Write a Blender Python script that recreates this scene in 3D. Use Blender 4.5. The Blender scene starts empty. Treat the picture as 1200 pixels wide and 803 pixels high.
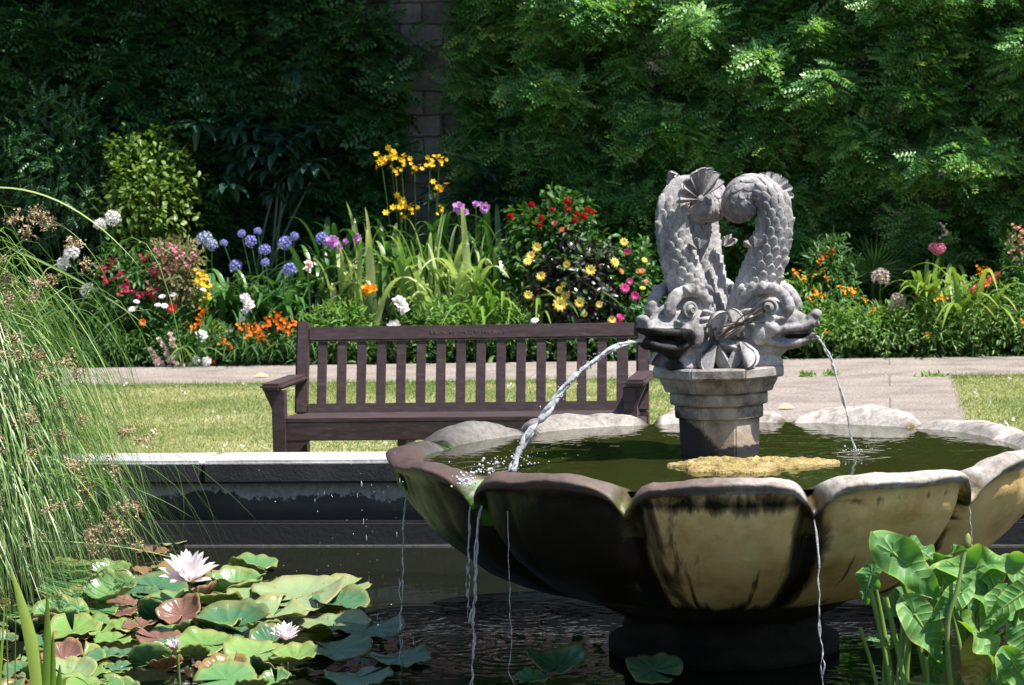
import bpy, bmesh, math, random
import numpy as np
from mathutils import Vector, Matrix, noise as mnoise

# ------------------------------------------------------------------ camera, world, sun, exposure
sc = bpy.context.scene
col = sc.collection
rng = np.random.default_rng(11)
random.seed(5)
FPX, EYE, PITCH, ROLL, GA = 2797.0, 1.65, 3.85, 1.4, 9.0
CAM_M = Matrix.Rotation(math.radians(90 - PITCH), 3, 'X') @ Matrix.Rotation(math.radians(-ROLL), 3, 'Z')
cam = bpy.data.cameras.new('camera'); camo = bpy.data.objects.new('camera', cam); col.objects.link(camo)
camo.matrix_world = Matrix.Translation((0, 0, EYE)) @ CAM_M.to_4x4()
cam.sensor_width = 36; cam.lens = 36 * FPX / 1200
cam.clip_start = 0.05; cam.clip_end = 2000
cam.dof.use_dof = True; cam.dof.focus_distance = 8.7; cam.dof.aperture_fstop = 11
sc.camera = camo

ca, sa = math.cos(math.radians(GA)), math.sin(math.radians(GA))
def g(u, v, z=0.0): return Vector((u * ca + v * sa, -u * sa + v * ca, z))
SUN_DIR = (g(0.48, -0.12, 0.0) + Vector((0, 0, 0.87))).normalized()
w = bpy.data.worlds.new('World'); sc.world = w; w.use_nodes = True
wn = w.node_tree; bg = wn.nodes['Background']; sky = wn.nodes.new('ShaderNodeTexSky')
sky.sky_type = 'NISHITA'; sky.sun_disc = False
sky.sun_elevation = math.asin(SUN_DIR.z); sky.sun_rotation = math.atan2(SUN_DIR.x, SUN_DIR.y)
wn.links.new(sky.outputs[0], bg.inputs[0]); bg.inputs[1].default_value = 0.088
sl = bpy.data.lights.new('sun', 'SUN'); sl.energy = 5.0; sl.angle = math.radians(0.5); sl.color = (1, .965, .91)
so = bpy.data.objects.new('sun', sl); col.objects.link(so)
so.rotation_euler = SUN_DIR.to_track_quat('Z', 'Y').to_euler()
vs = sc.view_settings; vs.view_transform = 'Standard'; vs.look = 'None'; vs.exposure = 0.95; vs.gamma = 1
vs.use_curve_mapping = False
try:
    sc.cycles.use_denoising = True
    sc.cycles.max_bounces = 7; sc.cycles.diffuse_bounces = 3; sc.cycles.glossy_bounces = 4
    sc.cycles.transmission_bounces = 6; sc.cycles.caustics_reflective = False; sc.cycles.caustics_refractive = False
    sc.cycles.sample_clamp_indirect = 6
except Exception: pass

# ------------------------------------------------------------------ placing helpers
def ray(px, py): return CAM_M @ Vector(((px - 600) / FPX, -(py - 401.5) / FPX, -1))
def atv(px, py, v):
    d = ray(px, py); k = v / (d.x * sa + d.y * ca); return Vector((d.x * k, d.y * k, EYE + d.z * k))
def atz(px, py, z):
    d = ray(px, py); k = (z - EYE) / d.z; return Vector((d.x * k, d.y * k, z))
def aty(px, py, y):
    d = ray(px, py); k = y / d.y; return Vector((d.x * k, y, EYE + d.z * k))
def upx(px, v):                      # garden u of a picture column on plane v
    p = atv(px, 300, v); return p.x * ca - p.y * sa
def msz(px, p): return px * p.y / FPX
UH, VH = g(1, 0), g(0, 1)

# ------------------------------------------------------------------ object helpers
def tag(o, label=None, cat=None, group=None, kind=None):
    if label: o['label'] = label
    if cat: o['category'] = cat
    if group: o['group'] = group
    if kind: o['kind'] = kind
    return o
def thing(name, label, cat, loc=(0, 0, 0), rz=0.0, group=None):
    o = bpy.data.objects.new(name, None); col.objects.link(o); o.empty_display_size = .05
    o.location = loc; o.rotation_euler = (0, 0, rz); return tag(o, label, cat, group)
class MB:
    """collects vertex / face arrays; build() links them as ONE mesh object"""
    def __init__(s): s.V, s.F, s.R, s.n = [], [], [], 0
    def add(s, V, F, R=0.5):
        V = np.asarray(V, float).reshape(-1, 3)
        if len(V) == 0: return
        if isinstance(F, np.ndarray): Fs = [F]
        else:
            d = {}
            for f in F: d.setdefault(len(f), []).append(f)
            Fs = [np.array(x) for x in d.values()]
        s.V.append(V); s.F += [f + s.n for f in Fs]
        s.R.append(np.broadcast_to(np.asarray(R, float), (len(V),))); s.n += len(V)
    def build(s, name, mat, parent=None, origin=(0, 0, 0), smooth=True):
        V = np.concatenate(s.V) - np.array(origin)[None, :]; R = np.concatenate(s.R)
        me = bpy.data.meshes.new(name); me.vertices.add(len(V)); me.vertices.foreach_set('co', V.ravel())
        lp = np.concatenate([f.ravel() for f in s.F]); tot = np.concatenate([np.full(len(f), f.shape[1]) for f in s.F])
        st = np.concatenate([[0], np.cumsum(tot)[:-1]])
        me.loops.add(len(lp)); me.loops.foreach_set('vertex_index', lp.astype(np.int32))
        me.polygons.add(len(tot)); me.polygons.foreach_set('loop_start', st.astype(np.int32))
        a = me.attributes.new('rnd', 'FLOAT', 'POINT'); a.data.foreach_set('value', R.astype(np.float32))
        me.update(calc_edges=True); me.validate()
        if smooth: me.polygons.foreach_set('use_smooth', np.ones(len(me.polygons), bool))
        if mat: me.materials.append(mat)
        o = bpy.data.objects.new(name, me); col.objects.link(o)
        if parent: o.parent = parent
        return o
def child(mesh_or_obj, name, parent, loc, rot=(0, 0, 0), scale=1.0):
    o = mesh_or_obj.copy() if isinstance(mesh_or_obj, bpy.types.Object) else bpy.data.objects.new(name, mesh_or_obj)
    o.name = name; col.objects.link(o); o.parent = parent; o.location = loc; o.rotation_euler = rot
    o.scale = (scale,) * 3 if not hasattr(scale, '__len__') else scale
    return o
def bm_obj(name, bm, mat, parent=None, smooth=False):
    me = bpy.data.meshes.new(name); bm.to_mesh(me); bm.free(); me.materials.append(mat)
    if smooth:
        for p in me.polygons: p.use_smooth = True
    o = bpy.data.objects.new(name, me); col.objects.link(o)
    if parent: o.parent = parent
    return o
def bx(bm, c, s, rot=None, bev=0.0):
    M = Matrix.Translation(c)
    if rot is not None: M = M @ rot
    r = bmesh.ops.create_cube(bm, size=1, matrix=M @ Matrix.Diagonal((s[0], s[1], s[2], 1)))
    if bev:
        es = list({e for v in r['verts'] for e in v.link_edges})
        bmesh.ops.bevel(bm, geom=es, offset=bev, segments=2, affect='EDGES', clamp_overlap=True)
def catmull(P, n):
    P = np.asarray(P, float); m = len(P); t = np.linspace(0, m - 1, n); i = np.clip(t.astype(int), 0, m - 2); f = (t - i)[:, None]
    p0, p1, p2, p3 = P[np.clip(i - 1, 0, m - 1)], P[i], P[i + 1], P[np.clip(i + 2, 0, m - 1)]
    return .5 * (2 * p1 + (p2 - p0) * f + (2 * p0 - 5 * p1 + 4 * p2 - p3) * f**2 + (3 * p1 - p0 - 3 * p2 + p3) * f**3)
def nrm(a): return a / np.maximum(np.linalg.norm(a, axis=-1, keepdims=True), 1e-9)
def tube(P, R, k=8, cap=True):
    P = np.asarray(P, float); n = len(P); R = np.broadcast_to(np.asarray(R, float), (n,))
    T = nrm(np.gradient(P, axis=0)); ref = np.array([0.13, .31, 1.0]) if abs(T[:, 2].mean()) < .8 else np.array([1.0, .2, 0.1])
    S = nrm(np.cross(T, ref)); B = np.cross(T, S); a = np.linspace(0, 2 * np.pi, k, endpoint=False)
    V = P[:, None] + R[:, None, None] * (np.cos(a)[None, :, None] * S[:, None] + np.sin(a)[None, :, None] * B[:, None])
    i, j = np.meshgrid(np.arange(n - 1), np.arange(k), indexing='ij')
    F = np.stack([i * k + j, i * k + (j + 1) % k, (i + 1) * k + (j + 1) % k, (i + 1) * k + j], -1).reshape(-1, 4)
    return V.reshape(-1, 3), F
def gridfaces(n, m, wrap=False):
    i, j = np.meshgrid(np.arange(n - 1), np.arange(m if wrap else m - 1), indexing='ij')
    return np.stack([i * m + j, i * m + (j + 1) % m, (i + 1) * m + (j + 1) % m, (i + 1) * m + j], -1).reshape(-1, 4)
def vnoise(P, scale, seed=0.0):
    return np.array([mnoise.noise(Vector((p[0] * scale + seed, p[1] * scale - seed, p[2] * scale + 3.1 * seed))) for p in P])

# leaf templates: x along the leaf, y across, z up
DIAMOND = (np.array([(0, 0, 0), (.45, -.5, .07), (1, 0, -.1), (.45, .5, .07)], float), np.array([(0, 1, 2), (0, 2, 3)]))
OVATE = (np.array([(0, 0, 0), (.22, -.36, .07), (.55, -.5, .08), (.82, -.28, .0), (1, 0, -.14), (.82, .28, .0), (.55, .5, .08), (.22, .36, .07),
                   (.25, 0, .0), (.55, 0, -.01), (.82, 0, -.06)], float),
         np.array([(0, 1, 8, 8), (1, 2, 9, 8), (2, 3, 10, 9), (3, 4, 10, 10), (4, 5, 10, 10), (5, 6, 9, 10), (6, 7, 8, 9), (7, 0, 8, 8)]))
OV_F = [(0, 1, 8), (1, 2, 9, 8), (2, 3, 10, 9), (3, 4, 10), (4, 5, 10), (5, 6, 9, 10), (6, 7, 8, 9), (7, 0, 8)]
OVATE = (OVATE[0], [np.array([f for f in OV_F if len(f) == 3]), np.array([f for f in OV_F if len(f) == 4])])
def frond_template(pairs=5, lw=.16, ll=.30, droop=.5):
    V, F = [], []
    def leaf(p, ang, l):
        c, s_ = math.cos(ang), math.sin(ang); b = len(V)
        for x, y, z in DIAMOND[0]:
            X, Y = x * l, y * lw
            V.append((p[0] + X * c - Y * s_, p[1] + X * s_ + Y * c, p[2] + z * l - .25 * X * abs(s_)))
        F.extend([(b, b + 1, b + 2), (b, b + 2, b + 3)])
    for i in range(pairs):
        t = .18 + .68 * i / (pairs - 1); p = (t, 0, -droop * t * t)
        for sgn in (-1, 1): leaf(p, sgn * 1.05, ll * (1 - .35 * abs(t - .45)))
    leaf((.92, 0, -droop * .85), 0, ll * .9)
    return np.array(V, float), np.array(F)
FROND = frond_template(5, .15, .29)
FROND_S = frond_template(4, .2, .34, .35)
def scatter(mb, T, P, D, N, L, W, R):
    """leaves at P pointing along D with normal N; length L and width W per leaf"""
    V0, F0 = T; n, k = len(P), len(V0)
    if n == 0: return
    D = nrm(np.asarray(D, float)); S = nrm(np.cross(N, D)); N2 = np.cross(D, S)
    L = np.broadcast_to(L, (n,)); W = np.broadcast_to(W, (n,))
    V = P[:, None] + (V0[None, :, 0] * L[:, None])[..., None] * D[:, None] + (V0[None, :, 1] * W[:, None])[..., None] * S[:, None] \
        + (V0[None, :, 2] * L[:, None])[..., None] * N2[:, None]
    off = (np.arange(n) * k)[:, None, None]
    base = mb.n; mb.V.append(V.reshape(-1, 3))
    for f in (F0 if isinstance(F0, list) else [F0]):
        mb.F.append((f[None] + off).reshape(-1, f.shape[1]) + base)
    mb.R.append(np.repeat(np.broadcast_to(R, (n,)), k)); mb.n += n * k
def blades(mb, P0, P1, P2, W, k, R, fold=.25, taper=.9, side=None):
    n = len(P0); t = np.linspace(0, 1, k + 1)[None, :, None]
    C = (1 - t)**2 * P0[:, None] + 2 * t * (1 - t) * P1[:, None] + t**2 * P2[:, None]
    T = nrm(np.gradient(C, axis=1)); ref = nrm(np.cross(P1 - P0, P2 - P0) + rng.normal(0, .02, (n, 3)))[:, None]
    if side is not None: ref = np.array(side, float)[None, None, :]
    S = nrm(ref + 0 * T); N = np.cross(T, S)
    tt = t[..., 0]; wd = np.broadcast_to(W, (n,))[:, None] * np.minimum(1, (1.02 - tt**3 * taper - (1 - taper) * tt)) * np.minimum(1, .55 + tt * 3)
    wd[:, -1] *= .15
    A = C + wd[..., None] * (.5 * S + fold * N); B = C - wd[..., None] * (.5 * S - fold * N)
    V = np.stack([A, C, B], 2).reshape(-1, 3)
    i, j = np.meshgrid(np.arange(k), np.arange(2), indexing='ij')
    f = np.stack([i * 3 + j, i * 3 + j + 1, (i + 1) * 3 + j + 1, (i + 1) * 3 + j], -1).reshape(-1, 4)
    F = (f[None] + (np.arange(n) * (k + 1) * 3)[:, None, None]).reshape(-1, 4)
    mb.add(V, F, np.repeat(np.broadcast_to(R, (n,)), (k + 1) * 3))
def rdir(n, up=0.0):
    a = rng.normal(0, 1, (n, 3)); a[:, 2] += up; return nrm(a)

# ------------------------------------------------------------------ materials
def newmat(name):
    m = bpy.data.materials.new(name); m.use_nodes = True; nt = m.node_tree
    return m, nt, nt.nodes['Principled BSDF']
def N_(nt, t, **kw):
    n = nt.nodes.new(t)
    for k, v in kw.items():
        if k in n.inputs: n.inputs[k].default_value = v
        else: setattr(n, k, v)
    return n
def ramp(nt, stops, fac=None, interp='LINEAR'):
    r = nt.nodes.new('ShaderNodeValToRGB'); r.color_ramp.interpolation = interp; e = r.color_ramp.elements
    while len(e) < len(stops): e.new(.5)
    for x, (p, c) in zip(e, stops): x.position = p; x.color = (*c, 1) if len(c) == 3 else c
    if fac is not None: nt.links.new(fac, r.inputs[0])
    return r
def mixc(nt, fac, a, b, bt='MIX'):
    m = nt.nodes.new('ShaderNodeMix'); m.data_type = 'RGBA'; m.blend_type = bt
    for s_, v in ((m.inputs[0], fac), (m.inputs[6], a), (m.inputs[7], b)):
        if hasattr(v, 'links'): nt.links.new(v, s_)
        else: s_.default_value = v if not isinstance(v, tuple) or len(v) == 4 else (*v, 1)
    return m.outputs[2]
def math_(nt, op, a, b=None, c=None, clamp=False):
    m = nt.nodes.new('ShaderNodeMath'); m.operation = op; m.use_clamp = clamp
    for s_, v in zip(m.inputs, (a, b, c)):
        if v is None: continue
        if hasattr(v, 'links'): nt.links.new(v, s_)
        else: s_.default_value = v
    return m.outputs[0]
def ntex(nt, scale, detail=6, rough=.6, coord='Object', vec=None, dist=0.0):
    t = nt.nodes.new('ShaderNodeTexNoise'); t.inputs['Scale'].default_value = scale; t.inputs['Detail'].default_value = detail
    t.inputs['Roughness'].default_value = rough; t.inputs['Distortion'].default_value = dist
    if vec is None:
        tc = nt.nodes.new('ShaderNodeTexCoord'); vec = tc.outputs[coord]
    nt.links.new(vec, t.inputs['Vector']); return t.outputs['Fac']
def bump(nt, b, h, strength=.3, dist=.01, prev=None):
    n = nt.nodes.new('ShaderNodeBump'); n.inputs['Strength'].default_value = strength; n.inputs['Distance'].default_value = dist
    nt.links.new(h, n.inputs['Height'])
    if prev is not None: nt.links.new(prev, n.inputs['Normal'])
    if b is not None: nt.links.new(n.outputs[0], b.inputs['Normal'])
    return n.outputs[0]
def leafmat(name, stops, rough=.45, trans=.28, spec=.4, tcol=(1.35, 1.5, .6), nscale=14.0, back=None):
    m, nt, b = newmat(name); at = N_(nt, 'ShaderNodeAttribute', attribute_name='rnd')
    n = ntex(nt, nscale, 3, .5)
    f = math_(nt, 'ADD', math_(nt, 'MULTIPLY', at.outputs['Fac'], .75), math_(nt, 'MULTIPLY', n, .3), clamp=True)
    k = len(stops); c = ramp(nt, [(i / max(1, k - 1), s_) for i, s_ in enumerate(stops)], f).outputs[0]
    if back:
        gm = nt.nodes.new('ShaderNodeNewGeometry'); c = mixc(nt, gm.outputs['Backfacing'], c, back)
    nt.links.new(c, b.inputs['Base Color']); b.inputs['Roughness'].default_value = rough
    b.inputs['Specular IOR Level'].default_value = spec
    tr = nt.nodes.new('ShaderNodeBsdfTranslucent'); nt.links.new(mixc(nt, 1.0, c, (*tcol, 1), 'MULTIPLY'), tr.inputs[0])
    mx = nt.nodes.new('ShaderNodeMixShader'); mx.inputs[0].default_value = trans
    nt.links.new(b.outputs[0], mx.inputs[1]); nt.links.new(tr.outputs[0], mx.inputs[2])
    nt.links.new(mx.outputs[0], nt.nodes['Material Output'].inputs[0]); return m
def plainmat(name, stops, scale=6.0, rough=.6, bmp=.2, bscale=40.0, spec=.3, bdist=.006):
    m, nt, b = newmat(name); n = ntex(nt, scale, 7, .62)
    k = len(stops); c = ramp(nt, [(.25 + .5 * i / max(1, k - 1), s_) for i, s_ in enumerate(stops)], n)
    nt.links.new(c.outputs[0], b.inputs['Base Color']); b.inputs['Roughness'].default_value = rough
    b.inputs['Specular IOR Level'].default_value = spec
    if bmp: bump(nt, b, ntex(nt, bscale, 5, .6), bmp, bdist)
    return m

m_soil = plainmat('soil', [(.03, .02, .013), (.06, .042, .027)], 8, .95, .6, 30, .1, .03)
def lawn_material():
    m, nt, b = newmat('lawn'); n1 = ntex(nt, .9, 5, .6); n2 = ntex(nt, 26, 4, .7)
    c = ramp(nt, [(.34, (.10, .16, .035)), (.5, (.27, .27, .11)), (.66, (.46, .40, .23))], n1).outputs[0]
    c2 = ramp(nt, [(.3, (.45, .5, .4)), (.6, (1, 1, 1))], n2).outputs[0]
    nt.links.new(mixc(nt, 1.0, c, c2, 'MULTIPLY'), b.inputs['Base Color']); b.inputs['Roughness'].default_value = .9
    b.inputs['Specular IOR Level'].default_value = .1; bump(nt, b, n2, .8, .02); return m
m_lawn = lawn_material()
def path_material():
    m, nt, b = newmat('path_stone'); tc = nt.nodes.new('ShaderNodeTexCoord')
    n1 = ntex(nt, 2.2, 6, .65, vec=tc.outputs['Object']); n2 = ntex(nt, 45, 4, .7, vec=tc.outputs['Object'])
    c = ramp(nt, [(.3, (.23, .19, .165)), (.5, (.35, .295, .26)), (.75, (.46, .395, .35))], n1).outputs[0]
    br = nt.nodes.new('ShaderNodeTexBrick'); nt.links.new(tc.outputs['Object'], br.inputs['Vector'])
    br.inputs['Scale'].default_value = 1; br.inputs['Mortar Size'].default_value = .008; br.inputs['Brick Width'].default_value = 6.0
    br.inputs['Row Height'].default_value = .98; br.inputs['Color1'].default_value = (1, 1, 1, 1); br.inputs['Color2'].default_value = (.93, .92, .93, 1)
    br.inputs['Mortar'].default_value = (.55, .55, .45, 1)
    c = mixc(nt, 1.0, c, br.outputs[0], 'MULTIPLY')
    c = mixc(nt, 1.0, c, ramp(nt, [(.38, (.45, .43, .4)), (.56, (1, 1, 1))], n2).outputs[0], 'MULTIPLY')
    nt.links.new(c, b.inputs['Base Color']); b.inputs['Roughness'].default_value = .9; bump(nt, b, n2, .8, .02); return m
m_path = path_material()
def wall_material():
    m, nt, b = newmat('old_stone_wall'); tc = nt.nodes.new('ShaderNodeTexCoord'); mp = nt.nodes.new('ShaderNodeMapping')
    mp.inputs['Rotation'].default_value = (math.radians(90), 0, 0); nt.links.new(tc.outputs['Object'], mp.inputs[0])
    nw = nt.nodes.new('ShaderNodeTexNoise'); nw.inputs['Scale'].default_value = 3; nt.links.new(mp.outputs[0], nw.inputs[0])
    vm = nt.nodes.new('ShaderNodeVectorMath'); vm.operation = 'MULTIPLY_ADD'; nt.links.new(nw.outputs['Color'], vm.inputs[0])
    vm.inputs[1].default_value = (.11, .11, .11); nt.links.new(mp.outputs[0], vm.inputs[2])
    br = nt.nodes.new('ShaderNodeTexBrick'); nt.links.new(vm.outputs[0], br.inputs['Vector'])
    br.inputs['Scale'].default_value = 1; br.inputs['Brick Width'].default_value = .46; br.inputs['Row Height'].default_value = .23
    br.inputs['Mortar Size'].default_value = .014; br.inputs['Color1'].default_value = (.30, .295, .31, 1); br.inputs['Color2'].default_value = (.16, .157, .17, 1)
    br.inputs['Mortar'].default_value = (.085, .078, .075, 1); br.inputs['Mortar Smooth'].default_value = .4
    n1 = ntex(nt, 3.5, 7, .7, vec=tc.outputs['Object']); n2 = ntex(nt, 30, 5, .7, vec=tc.outputs['Object'])
    c = mixc(nt, 1.0, br.outputs[0], ramp(nt, [(.3, (.45, .45, .42)), (.7, (1.15, 1.1, 1.1))], n1).outputs[0], 'MULTIPLY')
    li = ramp(nt, [(.63, (0, 0, 0)), (.7, (1, 1, 1))], ntex(nt, 5, 6, .6, vec=tc.outputs['Object'])).outputs[0]
    c = mixc(nt, li, c, (.3, .3, .28, 1)); nt.links.new(c, b.inputs['Base Color']); b.inputs['Roughness'].default_value = .92
    p = bump(nt, None, br.outputs['Fac'], -.9, .03); bump(nt, b, n2, .6, .015, p); return m
m_wall = wall_material()
def carved_stone():
    m, nt, b = newmat('carved_grey_stone'); tc = nt.nodes.new('ShaderNodeTexCoord')
    n1 = ntex(nt, 7, 7, .65, vec=tc.outputs['Object']); n2 = ntex(nt, 90, 5, .7, vec=tc.outputs['Object'])
    c = ramp(nt, [(.28, (.12, .115, .112)), (.42, (.32, .305, .30)), (.58, (.45, .43, .42)), (.75, (.58, .555, .54))], n1).outputs[0]
    sp = ramp(nt, [(.36, (.5, .5, .5)), (.5, (1, 1, 1))], n2).outputs[0]; c = mixc(nt, .7, c, sp, 'MULTIPLY')
    mp = nt.nodes.new('ShaderNodeMapping'); mp.inputs['Scale'].default_value = (13, 13, 2.2); nt.links.new(tc.outputs['Object'], mp.inputs[0])
    c = mixc(nt, .8, c, ramp(nt, [(.36, (.42, .41, .41)), (.52, (1, 1, 1)), (.68, (1.15, 1.14, 1.12))], ntex(nt, 1.0, 6, .65, vec=mp.outputs[0])).outputs[0], 'MULTIPLY')
    at = N_(nt, 'ShaderNodeAttribute', attribute_name='rnd')       # wet black staining round the spouting mouths
    s_ = math_(nt, 'SUBTRACT', math_(nt, 'MULTIPLY', at.outputs['Fac'], 1.6), math_(nt, 'MULTIPLY', n1, 1.1), clamp=True)
    s_ = ramp(nt, [(.15, (0, 0, 0)), (.32, (1, 1, 1))], s_).outputs[0]
    c = mixc(nt, s_, c, (.018, .017, .017, 1)); nt.links.new(c, b.inputs['Base Color'])
    nt.links.new(ramp(nt, [(0, (.88,) * 3), (1, (.6,) * 3)], s_).outputs[0], b.inputs['Roughness'])
    b.inputs['Specular IOR Level'].default_value = .3; bump(nt, b, n2, .45, .006); return m
m_fish = carved_stone()
def pedestal_material():
    m, nt, b = newmat('pedestal_stone'); tc = nt.nodes.new('ShaderNodeTexCoord'); sx = nt.nodes.new('ShaderNodeSeparateXYZ')
    nt.links.new(tc.outputs['Object'], sx.inputs[0])
    n1 = ntex(nt, 9, 7, .7, vec=tc.outputs['Object']); n2 = ntex(nt, 70, 5, .7, vec=tc.outputs['Object'])
    c = ramp(nt, [(.34, (.04, .036, .034)), (.47, (.22, .195, .175)), (.7, (.50, .46, .41))], n1).outputs[0]
    warm = math_(nt, 'MULTIPLY', math_(nt, 'SUBTRACT', .16, sx.outputs['Z'], clamp=True), 5, clamp=True)
    c = mixc(nt, warm, c, ramp(nt, [(.3, (.25, .16, .09)), (.7, (.46, .31, .19))], n1).outputs[0])
    # black water stain on the lower left and along the water line
    lf = math_(nt, 'ADD', math_(nt, 'MULTIPLY', sx.outputs['X'], -9), math_(nt, 'MULTIPLY', sx.outputs['Z'], -9))
    lf = math_(nt, 'ADD', lf, math_(nt, 'MULTIPLY', n1, 1.4))
    s1 = ramp(nt, [(.42, (0, 0, 0)), (.6, (1, 1, 1))], lf).outputs[0]
    wl = math_(nt, 'ADD', math_(nt, 'MULTIPLY', sx.outputs['Z'], -16), math_(nt, 'MULTIPLY', n1, 1.6)); s2 = ramp(nt, [(.25, (0, 0, 0)), (.4, (1, 1, 1))], wl).outputs[0]
    c = mixc(nt, math_(nt, 'MAXIMUM', s1, s2), c, (.02, .018, .018, 1)); nt.links.new(c, b.inputs['Base Color'])
    b.inputs['Roughness'].default_value = .75; bump(nt, b, n2, .5, .006); return m
m_ped = pedestal_material()
def bowl_material():
    m, nt, b = newmat('wet_sandstone_bowl'); tc = nt.nodes.new('ShaderNodeTexCoord'); sx = nt.nodes.new('ShaderNodeSeparateXYZ')
    nt.links.new(tc.outputs['Object'], sx.inputs[0]); X, Y, Z = sx.outputs
    n1 = ntex(nt, 5, 7, .62, vec=tc.outputs['Object']); n2 = ntex(nt, 60, 5, .7, vec=tc.outputs['Object'])
    at = N_(nt, 'ShaderNodeAttribute', attribute_name='rnd')       # 0 body .. 1 top of the lip
    gv = N_(nt, 'ShaderNodeAttribute', attribute_name='groove')    # 1 in the grooves and near the petal seams
    body = ramp(nt, [(.3, (.52, .31, .10)), (.5, (.78, .54, .22)), (.7, (.86, .67, .34))], n1).outputs[0]  # ochre stone, brightened and warmed to stand in for light bounced off the pond
    grey = ramp(nt, [(.3, (.22, .19, .165)), (.5, (.42, .385, .35)), (.7, (.56, .53, .49))], n1).outputs[0]
    ls = ntex(nt, 38, 4, .7, vec=tc.outputs['Object']); grey = mixc(nt, .6, grey, ramp(nt, [(.36, (.3, .26, .23)), (.52, (.85, .8, .76)), (.6, (1, 1, 1))], ls).outputs[0], 'MULTIPLY')
    c = mixc(nt, ramp(nt, [(.45, (0, 0, 0)), (.6, (1, 1, 1))], at.outputs['Fac']).outputs[0], body, grey)
    # algae stain: running down from the seams, along the bottom edge, and over the whole left side
    ang = math_(nt, 'ARCTAN2', Y, X)
    st = nt.nodes.new('ShaderNodeCombineXYZ'); nt.links.new(math_(nt, 'MULTIPLY', ang, 9.0), st.inputs[0]); nt.links.new(math_(nt, 'MULTIPLY', Z, 2.6), st.inputs[1])
    streak = ntex(nt, 1.0, 6, .62, vec=st.outputs[0], dist=1.2)
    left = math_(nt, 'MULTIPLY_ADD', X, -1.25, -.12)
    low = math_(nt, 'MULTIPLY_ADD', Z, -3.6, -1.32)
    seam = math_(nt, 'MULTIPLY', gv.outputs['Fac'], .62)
    under = math_(nt, 'MULTIPLY', math_(nt, 'SUBTRACT', 1, math_(nt, 'MULTIPLY', math_(nt, 'ABSOLUTE', math_(nt, 'ADD', Z, .035)), 14), clamp=True), .38)  # dark band below the lip, part stain, part painted overhang shadow
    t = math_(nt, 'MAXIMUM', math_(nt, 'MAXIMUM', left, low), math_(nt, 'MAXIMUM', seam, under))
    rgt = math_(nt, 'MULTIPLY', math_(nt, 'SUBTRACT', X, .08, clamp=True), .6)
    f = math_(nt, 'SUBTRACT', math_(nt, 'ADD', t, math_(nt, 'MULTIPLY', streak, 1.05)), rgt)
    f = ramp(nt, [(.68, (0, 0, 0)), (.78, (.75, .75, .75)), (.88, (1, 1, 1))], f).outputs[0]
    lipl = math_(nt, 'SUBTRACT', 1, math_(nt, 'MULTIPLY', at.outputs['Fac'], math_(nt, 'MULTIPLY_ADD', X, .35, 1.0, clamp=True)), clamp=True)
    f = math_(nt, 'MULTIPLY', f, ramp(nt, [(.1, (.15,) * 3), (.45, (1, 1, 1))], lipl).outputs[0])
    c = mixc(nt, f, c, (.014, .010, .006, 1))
    # brown wet lip on the left, yellow-green moss on the seams
    brn = math_(nt, 'MULTIPLY', ramp(nt, [(.35, (0, 0, 0)), (.6, (1, 1, 1))], math_(nt, 'MULTIPLY_ADD', X, -1.3, .42)).outputs[0], math_(nt, 'LESS_THAN', Y, .15))
    c = mixc(nt, math_(nt, 'MULTIPLY', math_(nt, 'MULTIPLY', brn, at.outputs['Fac']), .8), c, (.085, .048, .035, 1))
    mo = math_(nt, 'MULTIPLY', ramp(nt, [(.55, (0, 0, 0)), (.85, (1, 1, 1))], gv.outputs['Fac']).outputs[0], ramp(nt, [(.42, (0, 0, 0)), (.56, (1, 1, 1))], ntex(nt, 11, 5, .6, vec=tc.outputs['Object'])).outputs[0])
    mo = math_(nt, 'MULTIPLY', mo, math_(nt, 'GREATER_THAN', Z, -.15))
    mossc = mixc(nt, ramp(nt, [(.2, (0, 0, 0)), (.6, (1, 1, 1))], math_(nt, 'MULTIPLY_ADD', X, -.8, -.05)).outputs[0], (.085, .062, .018, 1), (.06, .15, .018, 1))
    c = mixc(nt, mo, c, mossc)
    nt.links.new(c, b.inputs['Base Color'])
    rg = ramp(nt, [(0, (.75,) * 3), (1, (.38,) * 3)], f).outputs[0]; nt.links.new(rg, b.inputs['Roughness'])
    b.inputs['Specular IOR Level'].default_value = .4; bump(nt, b, n2, .4, .006); return m
m_bowl = bowl_material()
m_foot = plainmat('shaded_foot_stone', [(.007, .006, .005), (.016, .014, .010), (.03, .026, .02)], 6, .75, .6, 50, .08, .02)  # foot's near-black tone carries the shade under the bowl
def coping_material():
    m, nt, b = newmat('pond_coping'); tc = nt.nodes.new('ShaderNodeTexCoord')
    n1 = ntex(nt, 5, 7, .65, vec=tc.outputs['Object']); n2 = ntex(nt, 60, 4, .7, vec=tc.outputs['Object'])
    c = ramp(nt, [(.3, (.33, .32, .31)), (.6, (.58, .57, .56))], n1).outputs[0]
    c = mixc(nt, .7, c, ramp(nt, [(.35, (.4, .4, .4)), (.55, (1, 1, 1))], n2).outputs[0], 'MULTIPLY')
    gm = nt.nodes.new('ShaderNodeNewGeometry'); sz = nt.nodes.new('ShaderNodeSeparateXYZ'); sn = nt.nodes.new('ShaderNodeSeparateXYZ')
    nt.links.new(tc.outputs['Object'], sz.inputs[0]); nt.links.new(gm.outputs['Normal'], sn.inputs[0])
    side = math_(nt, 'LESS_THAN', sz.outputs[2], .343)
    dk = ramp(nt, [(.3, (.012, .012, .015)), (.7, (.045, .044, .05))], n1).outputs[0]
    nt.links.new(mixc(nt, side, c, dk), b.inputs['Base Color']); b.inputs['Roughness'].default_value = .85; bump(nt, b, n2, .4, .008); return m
m_coping = coping_material()
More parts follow.
